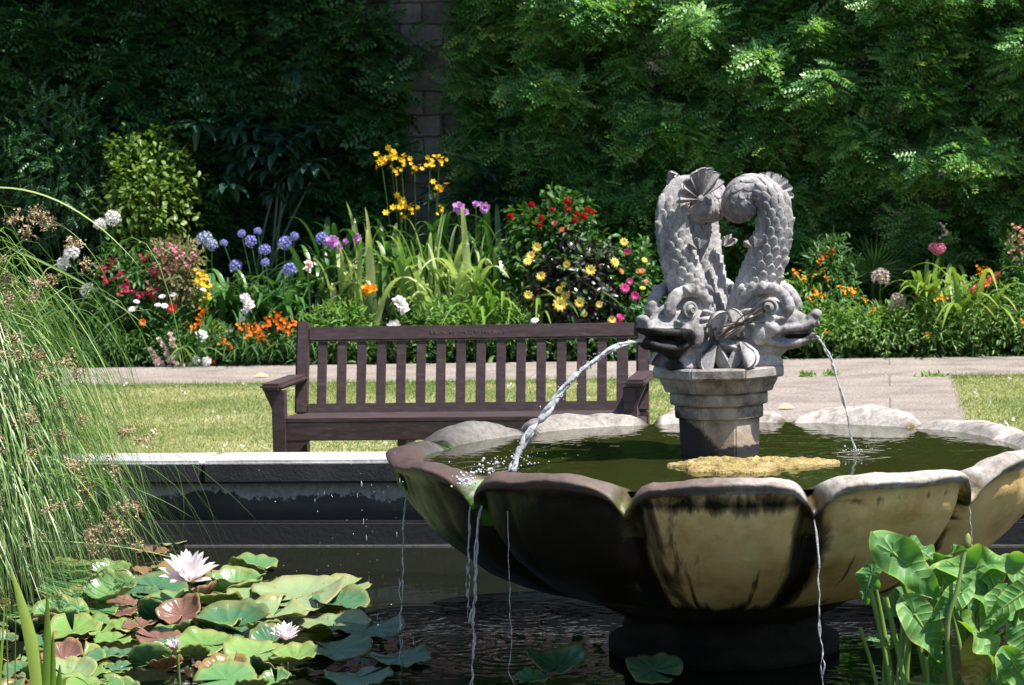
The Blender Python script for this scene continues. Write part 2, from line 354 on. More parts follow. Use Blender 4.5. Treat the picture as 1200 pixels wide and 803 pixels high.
def pondwall_material():
    m, nt, b = newmat('peeling_pond_wall'); tc = nt.nodes.new('ShaderNodeTexCoord'); sz = nt.nodes.new('ShaderNodeSeparateXYZ')
    nt.links.new(tc.outputs['Object'], sz.inputs[0]); n1 = ntex(nt, 3.2, 7, .6, vec=tc.outputs['Object']); n2 = ntex(nt, 40, 5, .7, vec=tc.outputs['Object'])
    c = ramp(nt, [(.3, (.035, .034, .036)), (.7, (.085, .08, .08))], n1).outputs[0]
    e = math_(nt, 'ADD', math_(nt, 'ADD', math_(nt, 'MULTIPLY', sz.outputs[2], 7), math_(nt, 'MULTIPLY', n1, 1.7)), math_(nt, 'MULTIPLY', math_(nt, 'SUBTRACT', n2, .5), .8))
    peel = ramp(nt, [(.0, (0, 0, 0)), (.02, (1, 1, 1))], math_(nt, 'MULTIPLY', math_(nt, 'SUBTRACT', e, 2.1), .5)).outputs[0]
    c = mixc(nt, peel, c, ramp(nt, [(.3, (.2, .2, .21)), (.7, (.42, .42, .43))], n2).outputs[0])
    wet = ramp(nt, [(.12, (1, 1, 1)), (.17, (0, 0, 0))], math_(nt, 'ADD', sz.outputs[2], math_(nt, 'MULTIPLY', n1, .05))).outputs[0]
    c = mixc(nt, wet, c, (.02, .02, .022, 1)); wl = math_(nt, 'LESS_THAN', math_(nt, 'ADD', sz.outputs[2], math_(nt, 'MULTIPLY', n1, .012)), -.036)
    c = mixc(nt, math_(nt, 'MULTIPLY', wl, .8), c, (.30, .28, .25, 1))
    nt.links.new(c, b.inputs['Base Color']); b.inputs['Roughness'].default_value = .7; bump(nt, b, n2, .4, .006); return m
m_pondwall = pondwall_material()
def water_material(name, base, scale, strength, rough=.02, rings=()):
    m, nt, b = newmat(name); tc = nt.nodes.new('ShaderNodeTexCoord'); mp = nt.nodes.new('ShaderNodeMapping')
    mp.inputs['Scale'].default_value = (1, 1.0, 1); nt.links.new(tc.outputs['Object'], mp.inputs[0])
    h = ntex(nt, scale, 3, .5, vec=mp.outputs[0], dist=.4); h2 = ntex(nt, scale * 3.3, 2, .5, vec=mp.outputs[0])
    h = math_(nt, 'ADD', h, math_(nt, 'MULTIPLY', h2, .35))
    for (cx, cy, rad, amp) in rings:
        d = nt.nodes.new('ShaderNodeVectorMath'); d.operation = 'DISTANCE'; nt.links.new(tc.outputs['Object'], d.inputs[0]); d.inputs[1].default_value = (cx, cy, 0)
        fall = math_(nt, 'SUBTRACT', 1, math_(nt, 'DIVIDE', d.outputs['Value'], rad), clamp=True)
        wv = math_(nt, 'MULTIPLY', math_(nt, 'SINE', math_(nt, 'MULTIPLY', d.outputs['Value'], 95)), math_(nt, 'MULTIPLY', math_(nt, 'MULTIPLY', fall, fall), amp * .6)); h = math_(nt, 'ADD', h, wv)
    b.inputs['Base Color'].default_value = (*base, 1); b.inputs['Roughness'].default_value = rough; b.inputs['IOR'].default_value = 1.33
    b.inputs['Specular IOR Level'].default_value = .5; bump(nt, b, h, strength, .02); return m
def stream_material():
    m, nt, b = newmat('falling_water'); b.inputs['Base Color'].default_value = (.95, .97, 1, 1); b.inputs['Roughness'].default_value = .12
    b.inputs['Transmission Weight'].default_value = .6; b.inputs['IOR'].default_value = 1.33
    n = ntex(nt, 60, 3, .6); bump(nt, b, n, .5, .01); return m
m_stream = stream_material()
m_foam = plainmat('white_foam', [(.75, .78, .8), (.9, .92, .93)], 20, .35, .3, 60)
m_algae = plainmat('yellow_algae', [(.13, .095, .03), (.34, .25, .09), (.54, .43, .22)], 22, .7, .9, 70, .3, .02)
def wood_material():
    m, nt, b = newmat('stained_bench_wood'); tc = nt.nodes.new('ShaderNodeTexCoord'); mp = nt.nodes.new('ShaderNodeMapping')
    mp.inputs['Scale'].default_value = (2, 9, 9); nt.links.new(tc.outputs['Object'], mp.inputs[0])
    n = ntex(nt, 6, 7, .65, vec=mp.outputs[0]); n2 = ntex(nt, 3, 5, .6, vec=tc.outputs['Object'])
    c = ramp(nt, [(.3, (.032, .018, .019)), (.55, (.062, .037, .037)), (.75, (.11, .076, .076))], n).outputs[0]
    c = mixc(nt, .6, c, ramp(nt, [(.3, (.6, .55, .6)), (.7, (1.15, 1.05, 1.05))], n2).outputs[0], 'MULTIPLY')
    nt.links.new(c, b.inputs['Base Color']); b.inputs['Roughness'].default_value = .6; bump(nt, b, n, .35, .004); return m
m_wood = wood_material()
m_mark = plainmat('worn_engraving', [(.09, .07, .073), (.15, .125, .125)], 30, .8, 0)
m_twig = plainmat('twig_bark', [(.04, .03, .025), (.12, .09, .075)], 30, .9, .5, 60)
G = {}
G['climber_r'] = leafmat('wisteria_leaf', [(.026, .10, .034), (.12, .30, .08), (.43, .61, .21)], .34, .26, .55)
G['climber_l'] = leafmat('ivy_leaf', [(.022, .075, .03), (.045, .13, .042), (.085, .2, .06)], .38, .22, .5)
G['dark_big'] = leafmat('big_glossy_leaf', [(.02, .055, .04), (.035, .085, .055)], .28, .12, .6)
G['shrub'] = leafmat('yellow_green_leaf', [(.06, .13, .02), (.13, .22, .035), (.22, .32, .07)], .4, .3)
G['agap'] = leafmat('strap_leaf_green', [(.035, .10, .025), (.07, .17, .045), (.11, .23, .07)], .33, .22, .5)
G['crinum'] = leafmat('pale_strap_leaf', [(.06, .17, .035), (.26, .38, .12), (.68, .70, .42)], .36, .28)
G['varieg'] = leafmat('yellow_edged_leaf', [(.06, .17, .03), (.15, .28, .05), (.33, .40, .10)], .36, .28)
G['herb'] = leafmat('herb_leaf', [(.08, .19, .03), (.15, .29, .06), (.27, .40, .12)], .5, .28)
G['mid'] = leafmat('bush_leaf', [(.03, .09, .02), (.055, .14, .03), (.1, .2, .05)], .45, .25)
G['purple'] = leafmat('dark_purple_leaf', [(.025, .018, .022), (.05, .035, .04), (.06, .085, .035)], .3, .08, .55, (1, .6, .8))
G['pinkfol'] = leafmat('pinkish_foliage', [(.13, .17, .06), (.2, .2, .09), (.3, .2, .12)], .5, .25)
G['sedge'] = leafmat('sedge_blade', [(.035, .10, .02), (.12, .23, .05), (.42, .49, .22)], .32, .22, .55)
G['seed'] = leafmat('sedge_seed', [(.27, .19, .10), (.42, .32, .19), (.56, .46, .31)], .8, .1, .1, (1, .9, .6))
G['iris'] = leafmat('iris_blade', [(.10, .22, .03), (.22, .34, .05), (.34, .42, .09)], .35, .3)
G['arum'] = leafmat('arum_leaf', [(.035, .14, .035), (.075, .23, .055), (.13, .31, .065), (.40, .47, .11)], .5, .34, .4, (1.5, 1.6, .4), 9)
G['arum_old'] = leafmat('yellowed_leaf', [(.2, .25, .05), (.4, .3, .07), (.4, .18, .06)], .45, .3, .4, (1.3, 1.1, .4), 10)
G['stalk'] = leafmat('leaf_stalk', [(.12, .22, .04), (.22, .33, .08)], .4, .1)
G['dark_under'] = leafmat('undergrowth_leaf', [(.02, .06, .015), (.045, .11, .025), (.08, .17, .04)], .5, .2)
def petal(name, a, b_, c=None): return leafmat(name, [a, b_] + ([c] if c else []), .5, .3, .3, (1.15, 1.1, 1.1))
Pm = dict(red=petal('red_petal', (.45, .01, .02), (.62, .025, .035)), crimson=petal('crimson_petal', (.4, .01, .06), (.6, .04, .12)),
          magenta=petal('magenta_petal', (.45, .02, .16), (.7, .08, .28)), yellow=petal('yellow_petal', (.75, .58, .06), (.85, .72, .2)),
          gold=petal('golden_petal', (.7, .42, .01), (.85, .6, .03)), orange=petal('orange_petal', (.7, .13, .01), (.85, .26, .02)),
          amber=petal('amber_petal', (.8, .3, .01), (.9, .45, .03)), white=petal('white_petal', (.8, .78, .76), (.92, .9, .9)),
          blush=petal('blush_petal', (.75, .52, .5), (.88, .74, .72)), blue=petal('violet_blue_petal', (.2, .2, .58), (.42, .42, .8)),
          paleblue=petal('pale_blue_petal', (.35, .42, .62), (.55, .6, .75)), lilac=petal('lilac_petal', (.5, .22, .55), (.68, .38, .7)),
          pink=petal('pink_petal', (.7, .16, .28), (.8, .32, .42)), coral=petal('coral_petal', (.75, .16, .1), (.82, .32, .16)),
          straw=petal('dry_umbel', (.42, .34, .28), (.6, .5, .44)), salmon=petal('salmon_petal', (.55, .25, .15), (.7, .4, .28)),
          lily=petal('water_lily_petal', (.86, .66, .74), (.9, .84, .86), (.92, .9, .9)))
m_eye = m_fish

def vein_detail(m):
    nt = m.node_tree; b = nt.nodes['Principled BSDF']; tc = nt.nodes.new('ShaderNodeTexCoord'); src = b.inputs['Base Color'].links[0].from_socket
    uv = N_(nt, 'ShaderNodeAttribute', attribute_name='vein'); sv = math_(nt, 'POWER', math_(nt, 'ABSOLUTE', math_(nt, 'SINE', math_(nt, 'MULTIPLY', uv.outputs['Fac'], 30))), .4)
    c = mixc(nt, math_(nt, 'MULTIPLY', math_(nt, 'SUBTRACT', 1, sv), .5), src, (.34, .45, .17, 1))
    bl = ramp(nt, [(.60, (0, 0, 0)), (.68, (1, 1, 1))], ntex(nt, 24, 5, .65, vec=tc.outputs['Object'])).outputs[0]; c = mixc(nt, math_(nt, 'MULTIPLY', bl, .4), c, (.25, .22, .06, 1))
    nt.links.new(c, b.inputs['Base Color']); bump(nt, b, math_(nt, 'ADD', sv, math_(nt, 'MULTIPLY', ntex(nt, 45, 4, .6, vec=tc.outputs['Object']), .8)), .5, .006)
vein_detail(G['arum']); vein_detail(G['arum_old'])

# ------------------------------------------------------------------ setting
ZW = -0.05
VF, VB, CH = 10.93, 11.28, .36      # pond coping front, back, height
PU0, PU1, PV0 = -6.2, 4.6, 3.0      # pond side walls and near wall (garden u, v)
PATH0, PATH1, WALLV = 19.5, 21.45, 24.0
def sheet(name, poly, z, mat, hole=None):
    bm = bmesh.new()
    if hole is None:
        bm.faces.new([bm.verts.new(g(u, v, z)) for u, v in poly])
    else:
        o = [bm.verts.new(g(u, v, z)) for u, v in poly]; i = [bm.verts.new(g(u, v, z)) for u, v in hole]
        for k in range(4): bm.faces.new([o[k], o[(k + 1) % 4], i[(k + 1) % 4], i[k]])
    bmesh.ops.recalc_face_normals(bm, faces=bm.faces)
    for f in bm.faces:
        if f.normal.z < 0: f.normal_flip()
    me = bm_obj(name, bm, mat); return tag(me, kind='structure')
inner = [(PU0 - .2, PV0 - .2), (PU1 + .2, PV0 - .2), (PU1 + .2, VB - .1), (PU0 - .2, VB - .1)]
sheet('ground', [(-300, -300), (300, -300), (300, 400), (-300, 400)], -.008, m_soil, inner)
BR0, BR1 = -1.12, .5
sheet('lawn', [(-25, VB - .1), (BR0, VB - .1), (BR0, PATH0), (-25, PATH0)], 0.0, m_lawn)
sheet('lawn', [(BR1, VB - .1), (25, VB - .1), (25, PATH0), (BR1, PATH0)], 0.0, m_lawn)
pa = bmesh.new()
for q in ([(-25, PATH0), (25, PATH0), (25, PATH1), (-25, PATH1)], [(BR0, VB - .1), (BR1, VB - .1), (BR1, PATH0), (BR0, PATH0)]):
    pa.faces.new([pa.verts.new(Vector((u, v, 0))) for u, v in q])
po = tag(bm_obj('path', pa, m_path), kind='structure'); po.rotation_euler = (0, 0, -math.radians(GA)); po.location = (0, 0, .006)
pond = bmesh.new(); pond.faces.new([pond.verts.new(g(u, v, 0)) for u, v in [(PU0, PV0), (PU1, PV0), (PU1, VF + .06), (PU0, VF + .06)]])
m_water = water_material('pond_water', (.010, .011, .006), 3.2, .16, .03, [(*atz(615, 718, ZW)[:2], .4, .35), (*atz(600, 770, ZW)[:2], .5, .3), (*atz(535, 755, ZW)[:2], .4, .4), (*atz(476, 722, ZW)[:2], .4, .35), (*atz(966, 800, ZW)[:2], .5, .4)])
pw = tag(bm_obj('pond_water', pond, m_water), kind='structure'); pw.location = (0, 0, ZW)

def wall_run(name, label, u0, u1, v0, v1, ch=CH, over=.06):
    t = thing(name, label, 'wall', (0, 0, 0), -math.radians(GA))
    long_u = (u1 - u0) > (v1 - v0)
    bm = bmesh.new(); ou, ov = (0, over) if long_u else (over, 0)
    bx(bm, ((u0 + u1) / 2, (v0 + v1) / 2, (ch - .115 - .5) / 2), (u1 - u0 - 2 * ou, v1 - v0 - 2 * ov, ch - .115 + .5)); bm_obj('wall_face', bm, m_pondwall, t)
    bm = bmesh.new(); bx(bm, ((u0 + u1) / 2, v0 + .045, -.215), (u1 - u0 - .02, .08, .57), bev=.012); bm_obj('ledge', bm, m_pondwall, t)
    L = (u1 - u0) if long_u else (v1 - v0); n = max(1, round(L / 1.55)); s_ = L / n
    for k in range(n):
        bm = bmesh.new(); a = (k + .5) * s_
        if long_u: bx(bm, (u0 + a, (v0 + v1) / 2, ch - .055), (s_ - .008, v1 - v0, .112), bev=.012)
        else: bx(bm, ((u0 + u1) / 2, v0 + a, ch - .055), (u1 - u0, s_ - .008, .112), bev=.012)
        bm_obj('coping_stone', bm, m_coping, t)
    return t
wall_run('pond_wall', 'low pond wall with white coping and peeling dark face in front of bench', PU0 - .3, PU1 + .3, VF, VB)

bm = bmesh.new(); bx(bm, (0, 0, 2.05), (60, .6, 4.4))
gw = bm_obj('garden_wall', bm, m_wall); gw.location = g(0, WALLV + .3, 0); gw.rotation_euler = (0, 0, -math.radians(GA))
tag(gw, 'tall old stone garden wall behind the climbers and flower bed', 'wall')

# grass blades on the lawn
def lawn_grass():
    mb = MB(); n = 320000
    u = rng.uniform(-10, 5.0, n); v = rng.uniform(VB + .02, PATH0 + .03, n); k = ((u < BR0 + .03) | (u > BR1 - .03)); u, v = u[k], v[k]
    P = np.stack([u * ca + v * sa, -u * sa + v * ca, np.zeros(len(u))], 1)
    pxs = 600 + FPX * P[:, 0] / P[:, 1]; k = (pxs > -260) & (pxs < 1420); P = P[k]; n = len(P)
    dn = np.abs(np.stack([u, v], 1)[k][:, 1] - PATH0); edge = (dn < .35)
    h = rng.uniform(.012, .034, n) + edge * rng.uniform(0, .035, n)
    D = rdir(n, 1.2); D[:, 2] = np.abs(D[:, 2]) + .15; S = nrm(np.cross(D, rdir(n))) * .0035
    V = np.stack([P - S, P + S, P + nrm(D) * h[:, None]], 1).reshape(-1, 3); F = np.arange(n * 3).reshape(-1, 3)
    big = np.clip(.5 + .35 * np.sin(P[:, 0] * 1.7 + P[:, 1]) * np.cos(P[:, 1] * 2.3) + rng.normal(0, .25, n) - edge * .5, 0, 1)
    mb.add(V, F, np.repeat(big, 3))
    return mb.build('lawn_grass', leafmat('lawn_blade', [(.13, .215, .055), (.26, .30, .115), (.48, .455, .26)], .6, .25, .2), smooth=False)
tag(lawn_grass(), kind='stuff')
def clover():
    mb = MB(); n = 170
    P = np.array([g(rng.uniform(-6.5, 3), rng.uniform(12, 19.3), .028) for _ in range(n)]); P = P[[not (BR0 < p[0] * ca - p[1] * sa < BR1) for p in P]]
    for _ in range(4):
        scatter(mb, DIAMOND, P + rng.normal(0, .006, P.shape), rdir(len(P)), rdir(len(P), 2), rng.uniform(.012, .03, len(P)), .014, rng.random(len(P)))
    return mb.build('fallen_petals', Pm['white'])
tag(clover(), kind='stuff')

# ------------------------------------------------------------------ fountain
ZB = .665
FC = atz(845, 785, ZW); FC = Vector((FC.x, FC.y + .37, 0)); FC.x = aty(845, 600, FC.y).x
fount = thing('stone_fountain', 'carved stone fountain with scalloped bowl and three spouting fish', 'fountain', (FC.x, FC.y, 0))
def bowl():
    A = [(.30, -.52), (.42, -.525), (.62, -.50), (.82, -.43), (1.0, -.30), (1.095, -.19), (1.155, -.09), (1.18, -.018), (1.198, -.004), (1.206, .012), (1.194, .022), (1.155, .031), (1.11, .024), (1.07, -.01), (.99, -.08), (.85, -.16)]
    B = [(.30, -.52), (.40, -.525), (.57, -.51), (.755, -.45), (.91, -.35), (.985, -.27), (1.075, -.155), (1.11, -.105), (1.145, -.108), (1.16, -.092), (1.142, -.068), (1.09, -.042), (1.04, -.022), (1.0, -.03), (.94, -.08), (.84, -.16)]
    npf = 70; nth = 12 * 40; A = catmull(A, npf); B = catmull(B, npf); V = np.zeros((nth, npf, 3)); R = np.zeros((nth, npf)); Gv = np.zeros((nth, npf))
    lip = np.interp(np.arange(npf) / (npf - 1) * 15, [7.2, 8.0, 15], [0, 1, 1])
    for i in range(nth):
        th = 2 * math.pi * i / nth; ph = ((th + math.pi / 2 + math.radians(5)) / (2 * math.pi) * 12 + .5) % 1 * 2 - 1; q = abs(ph)
        lb = int(((th + math.pi / 2) / (2 * math.pi) * 12 + .5)) % 12; jit = 1 + .02 * math.sin(lb * 2.4); dz = .012 * math.sin(lb * 4.1)
        wgt = q**7.5; wgt2 = max(0, (q - .55) / .45)**1.6
        prof = A * (1 - wgt) + B * wgt; rr = prof[:, 0] * (1 - .018 * q * q); zz = np.where(prof[:, 1] < -.15, -.15 + (prof[:, 1] + .15) * .9, prof[:, 1])
        zz += lip * ((1 - q**2) * .014 + dz * (1 - q)); rr *= jit if False else 1
        body = 1 - lip; hgt = np.clip((zz + .52) / .5, 0, 1)
        rr -= body * hgt * .026 * wgt2                                  # V groove between petals
        sub = max(0, 1 - abs(q - .42) / .07); rr -= body * hgt * .008 * sub  # shallow flutes in each petal
        V[i, :, 0] = rr * math.cos(th); V[i, :, 1] = rr * math.sin(th); V[i, :, 2] = zz
        R[i] = lip * (1 - .46 * min(1, max(0, (q - .8) / .15))); Gv[i] = np.clip(wgt2 * 1.1 + body * .6 * sub * np.clip(1.25 - hgt, 0, 1), 0, 1)
    Vf = V.reshape(-1, 3); nz = vnoise(Vf, 5, 2.0) * .016 + vnoise(Vf, 17, 5.0) * .006 + vnoise(Vf, 44, 8.0) * .0028
    lw = R.ravel()[:, None]; rad = nrm(np.concatenate([Vf[:, :2], np.zeros((len(Vf), 1))], 1))
    Vf = Vf + rad * nz[:, None] + np.array([0, 0, 1]) * (nz[:, None] * lw)
    Fc = gridfaces(nth + 1, npf); Fc = np.where(Fc >= nth * npf, Fc - nth * npf, Fc)
    mb = MB(); mb.add(Vf, Fc, R.ravel()); o = mb.build('bowl', m_bowl, fount)
    a = o.data.attributes.new('groove', 'FLOAT', 'POINT'); a.data.foreach_set('value', Gv.ravel().astype(np.float32))
    o.location = (0, 0, ZB); return o
bowl()
def lathe(prof, n, phase=0.0, apo=False):
    V = []; k = 1 / math.cos(math.pi / n) if apo else 1
    for r, z in prof:
        for i in range(n): a = phase + 2 * math.pi * i / n; V.append((r * k * math.cos(a), r * k * math.sin(a), z))
    F = [tuple(f) for f in gridfaces(len(prof), n, True)]
    F.append(tuple(range(n))[::-1]); F.append(tuple((len(prof) - 1) * n + i for i in range(n))); return V, F
mb = MB(); V, F = lathe([(.40, -.4), (.40, .0), (.415, .01), (.415, .05), (.37, .07), (.355, .12), (.36, .145), (.42, .17), (.47, .2), (.47, .27)], 48); mb.add(V, F)
ft = mb.build('foot', m_foot, fount, smooth=False); ft.location = (0, 0, ZW)
ph8 = math.radians(-90 + 17)
ped = bmesh.new()
V, F = lathe([(.146, -.15), (.150, .0), (.155, .135), (.168, .14), (.170, .15), (.170, .18), (.164, .186), (.184, .192), (.188, .2), (.188, .23), (.182, .236), (.206, .242), (.213, .262), (.226, .285), (.226, .292), (.246, .296), (.25, .302), (.25, .33), (.244, .336)], 8, ph8, False)
bv = [ped.verts.new(v) for v in V]
for f in F: ped.faces.new([bv[i] for i in f])
bmesh.ops.recalc_face_normals(ped, faces=ped.faces)
es = [e for e in ped.edges if abs(e.verts[0].co.z - e.verts[1].co.z) > .004]
bmesh.ops.bevel(ped, geom=es, offset=.006, segments=2, affect='EDGES')
pedo = bm_obj('pedestal', ped, m_ped, fount); pedo.location = (0, 0, ZB); pedo.scale = (1.0, 1.0, .935)
ZS = ZB + .336 * .935; FSC = .93

# --- one fish: x outward, y its left, z up, base on the pedestal slab
def fish_body():
    C = catmull([(.10, .05, .105), (.105, .14, .105), (.125, .24, .10), (.165, .345, .094), (.205, .45, .086), (.228, .55, .077), (.222, .63, .069), (.172, .682, .066), (.122, .668, .076), (.096, .618, .076), (.088, .575, .052), (.086, .556, .012)], 400); C[:, 2] *= np.interp(np.linspace(0, 1, 400), [0, .2, .6, .75, 1], [.84, .78, .84, 1.0, 1.0])
    n, m = len(C), 208; P = C[:, :2]; rad = C[:, 2]; T = nrm(np.gradient(P, axis=0)); Nn = np.stack([T[:, 1], -T[:, 0]], 1)
    s_ = np.concatenate([[0], np.cumsum(np.linalg.norm(np.diff(P, axis=0), axis=1))]); th = np.linspace(0, 2 * np.pi, m, endpoint=False)
    S, TH = np.meshgrid(s_, th, indexing='ij'); hs, nc = .033, 11; best = np.zeros_like(S)
    for dk in (0, 1, 2):
        i = np.floor(S / hs) - dk; f = S / hs - i
        a = ((TH / (2 * np.pi) * nc + .5 * (i % 2)) % 1) - .5; edge = .45 + 1.1 * np.sqrt(np.clip(1 - (2 * a)**2, 0, 1))
        h = np.where(f < edge, (.25 + .75 * f / 1.55) * (1 - .35 * (2 * a)**2), 0); best = np.maximum(best, h)
    fade = np.interp(s_, [0, .1, .62, .72, .85, 1], [.6, 1, 1, .55, .45, .3])[:, None]
    dor = .015 * np.exp(-(np.minimum(TH, 2 * np.pi - TH) / .17)**2) * np.interp(s_, [.08, .16, .58, .68], [0, 1, 1, 0])[:, None] * (1 + .12 * np.sin(S * 130))
    Rr = rad[:, None] * 1.0 + .0125 * best * fade - .006 + dor
    V = np.zeros((n, m, 3)); V[..., 0] = P[:, 0:1] + Rr * np.cos(TH) * Nn[:, 0:1]; V[..., 2] = P[:, 1:2] + Rr * np.cos(TH) * Nn[:, 1:2]; V[..., 1] = Rr * .95 * np.sin(TH)
    Vf = V.reshape(-1, 3); rough = vnoise(Vf, 55, 1) * .001 + vnoise(Vf, 70, 7) * .0022 * (1 - fade.repeat(m, 1).ravel())
    c = np.repeat(np.stack([P[:, 0], 0 * s_, P[:, 1]], 1), m, 0); Vf = Vf + nrm(Vf - c) * rough[:, None]
    mb = MB(); mb.add(Vf, gridfaces(n, m, True), 0.0); return mb
def ellip(bm, c, r, ry=0.0, rz=0.0):
    M = Matrix.Translation(c) @ Matrix.Rotation(rz, 4, 'Z') @ Matrix.Rotation(ry, 4, 'Y') @ Matrix.Diagonal((*r, 1))
    bmesh.ops.create_icosphere(bm, subdivisions=3, radius=1, matrix=M)
def limb(bm, pts, r0, r1, yscale=1.0):
    P = catmull([(p[0], p[1], p[2]) for p in pts], 14)
    for i, p in enumerate(P):
        r = r0 + (r1 - r0) * i / 13; ellip(bm, tuple(p), (r, r * yscale, r))
def fish_head():
    bm = bmesh.new()
    ellip(bm, (.17, 0, .17), (.125, .10, .115)); ellip(bm, (.12, 0, .07), (.12, .105, .10)); ellip(bm, (.16, 0, .02), (.115, .09, .05))
    ellip(bm, (.235, 0, .205), (.11, .088, .075), .15); ellip(bm, (.31, 0, .188), (.09, .068, .046), .2)
    ellip(bm, (.365, 0, .172), (.055, .056, .028), .12)
    for s in (-1, 1):
        limb(bm, [(.13, s * .08, .275), (.17, s * .08, .308), (.23, s * .074, .318), (.285, s * .06, .302), (.318, s * .056, .262)], .024, .027)   # brow crest
        ellip(bm, (.322, s * .058, .245), (.028, .024, .03))
        for k in range(4):                                                            # crest tufts
            ellip(bm, (.12 + .045 * k, s * .088, .318 + .010 * math.sin(k * .9)), (.024, .018, .013), -.9)
        limb(bm, [(.23, s * .085, .135), (.30, s * .072, .158), (.37, s * .056, .165), (.415, s * .035, .178)], .016, .016)            # upper lip
        limb(bm, [(.22, s * .085, .115), (.29, s * .066, .098), (.36, s * .052, .105), (.405, s * .03, .122)], .014, .015)               # lower lip
        ellip(bm, (.205, s * .095, .14), (.04, .024, .045)); ellip(bm, (.25, s * .088, .17), (.05, .024, .028), .5)
        limb(bm, [(.235, s * .097, .215), (.265, s * .09, .197), (.30, s * .078, .202)], .011, .009)                                      # lower lid
        for k in range(3): ellip(bm, (.17 - .012 * k, s * .102, .205 + .026 * (k - 1)), (.034, .014, .010), -.2 * (k - 1))                    # cheek rays
    ellip(bm, (.408, 0, .192), (.032, .04, .026), -.5); ellip(bm, (.425, 0, .212), (.024, .036, .022))
    ellip(bm, (.29, 0, .105), (.12, .064, .032), -.1); ellip(bm, (.40, 0, .122), (.026, .034, .018), -.3); ellip(bm, (.22, 0, .09), (.08, .075, .05))
    me = bpy.data.meshes.new('head_raw'); bm.to_mesh(me); bm.free(); o = bpy.data.objects.new('head_raw', me); col.objects.link(o)
    rm = o.modifiers.new('r', 'REMESH'); rm.mode = 'VOXEL'; rm.voxel_size = .0052
    sm = o.modifiers.new('s', 'SMOOTH'); sm.iterations = 3; sm.factor = .5
    dg = bpy.context.evaluated_depsgraph_get(); dg.update(); me2 = bpy.data.meshes.new_from_object(o.evaluated_get(dg)); bpy.data.objects.remove(o)
    V = np.zeros(len(me2.vertices) * 3); me2.vertices.foreach_get('co', V); V = V.reshape(-1, 3)
    nn = np.zeros_like(V).ravel(); me2.vertices.foreach_get('normal', nn); V = V + nn.reshape(-1, 3) * (vnoise(V, 40, 3) * .0024 + vnoise(V, 95, 9) * .0012)[:, None]
    V = np.array([.10, 0, .03]) + (V - np.array([.10, 0, .03])) * np.array([.89, .93, .97]); F = [tuple(p.vertices) for p in me2.polygons]; return V, F
def pleated_fan(R0, R1, a0, a1, rays, pleat, dome, point=.14, th=.012, hub=True):
    """a shell-like fin: rays spread in the x-z plane, pleats along y"""
    na, nr = rays * 10 + 1, 14; V = []
    for side in (1, -1):
        for i in range(na):
            t = i / (na - 1); a = a0 + (a1 - a0) * t; fr = (t * rays) % 1 if i < na - 1 else 1; tri = 1 - abs(2 * fr - 1)
            for j in range(nr):
                s_ = j / (nr - 1); r = R0 + (R1 * (1 - point + point * math.sin(math.pi * fr)**.7) - R0) * s_
                y = dome * math.sin(s_ * 1.7) + side * (th * (1 - .55 * s_)) + pleat * (tri - .35) * (.25 + .75 * s_)
                V.append((r * math.cos(a), y, r * math.sin(a)))
    n1 = na * nr; F = [tuple(f) for f in gridfaces(na, nr)]; F += [tuple(x + n1 for x in f[::-1]) for f in F]
    for i in range(na - 1): a_, b_ = i * nr + nr - 1, (i + 1) * nr + nr - 1; F.append((a_, b_, b_ + n1, a_ + n1))
    for j in range(nr - 1):
        for i, fl in ((0, 1), (na - 1, 0)):
            a_, b_ = i * nr + j, i * nr + j + 1; q = (a_, b_, b_ + n1, a_ + n1); F.append(q if fl else q[::-1])
    return np.array(V), F
BODY = fish_body(); HV, HF = fish_head()
fan_mb = MB(); v_, f_ = pleated_fan(.012, .128, math.radians(-12), math.radians(152), 8, .022, .014, .10); fan_mb.add(v_, f_, 0.0)
ico = bmesh.new(); bmesh.ops.create_icosphere(ico, subdivisions=3, radius=.024); v_ = [tuple(v.co) for v in ico.verts]; f_ = [tuple(v.index for v in f.verts) for f in ico.faces]; ico.free(); fan_mb.add(v_, f_, 0.0)
gill_mb = MB(); v_, f_ = pleated_fan(.01, .118, math.radians(-125), math.radians(115), 5, .05, .016, .45, .03); gill_mb.add(v_, f_, 0.0)
nub_mb = MB(); v_, f_ = pleated_fan(.006, .05, math.radians(-70), math.radians(75), 3, .016, .008, .3, .012); nub_mb.add(v_, f_, 0.0)
def eye_mb():
    mb = MB(); bmq = bmesh.new(); bmesh.ops.create_uvsphere(bmq, u_segments=20, v_segments=12, radius=.021)
    mb.add([tuple(v.co) for v in bmq.verts], [tuple(v.index for v in f.verts) for f in bmq.faces], 0.0); bmq.free()
    a = np.linspace(0, 2 * np.pi, 25); mb.add(*tube(np.stack([.026 * np.cos(a), 0 * a + .006, .022 * np.sin(a)], 1), .006, 6), 0.0)
    a = np.linspace(0, 2 * np.pi, 17); mb.add(*tube(np.stack([.009 * np.cos(a), 0 * a + .0195, .009 * np.sin(a)], 1), .003, 5), 0.0); return mb
body_o = head_src = fan_o = gill_o = nub_o = eye_o = None
FISH_AZ = [math.radians(x) for x in (219, 338, 98)]
mouths = []
fish_text = ['carved fish with black stained mouth spouting thick water', 'carved fish facing right with dry pale brow', 'carved fish turned away at the back']
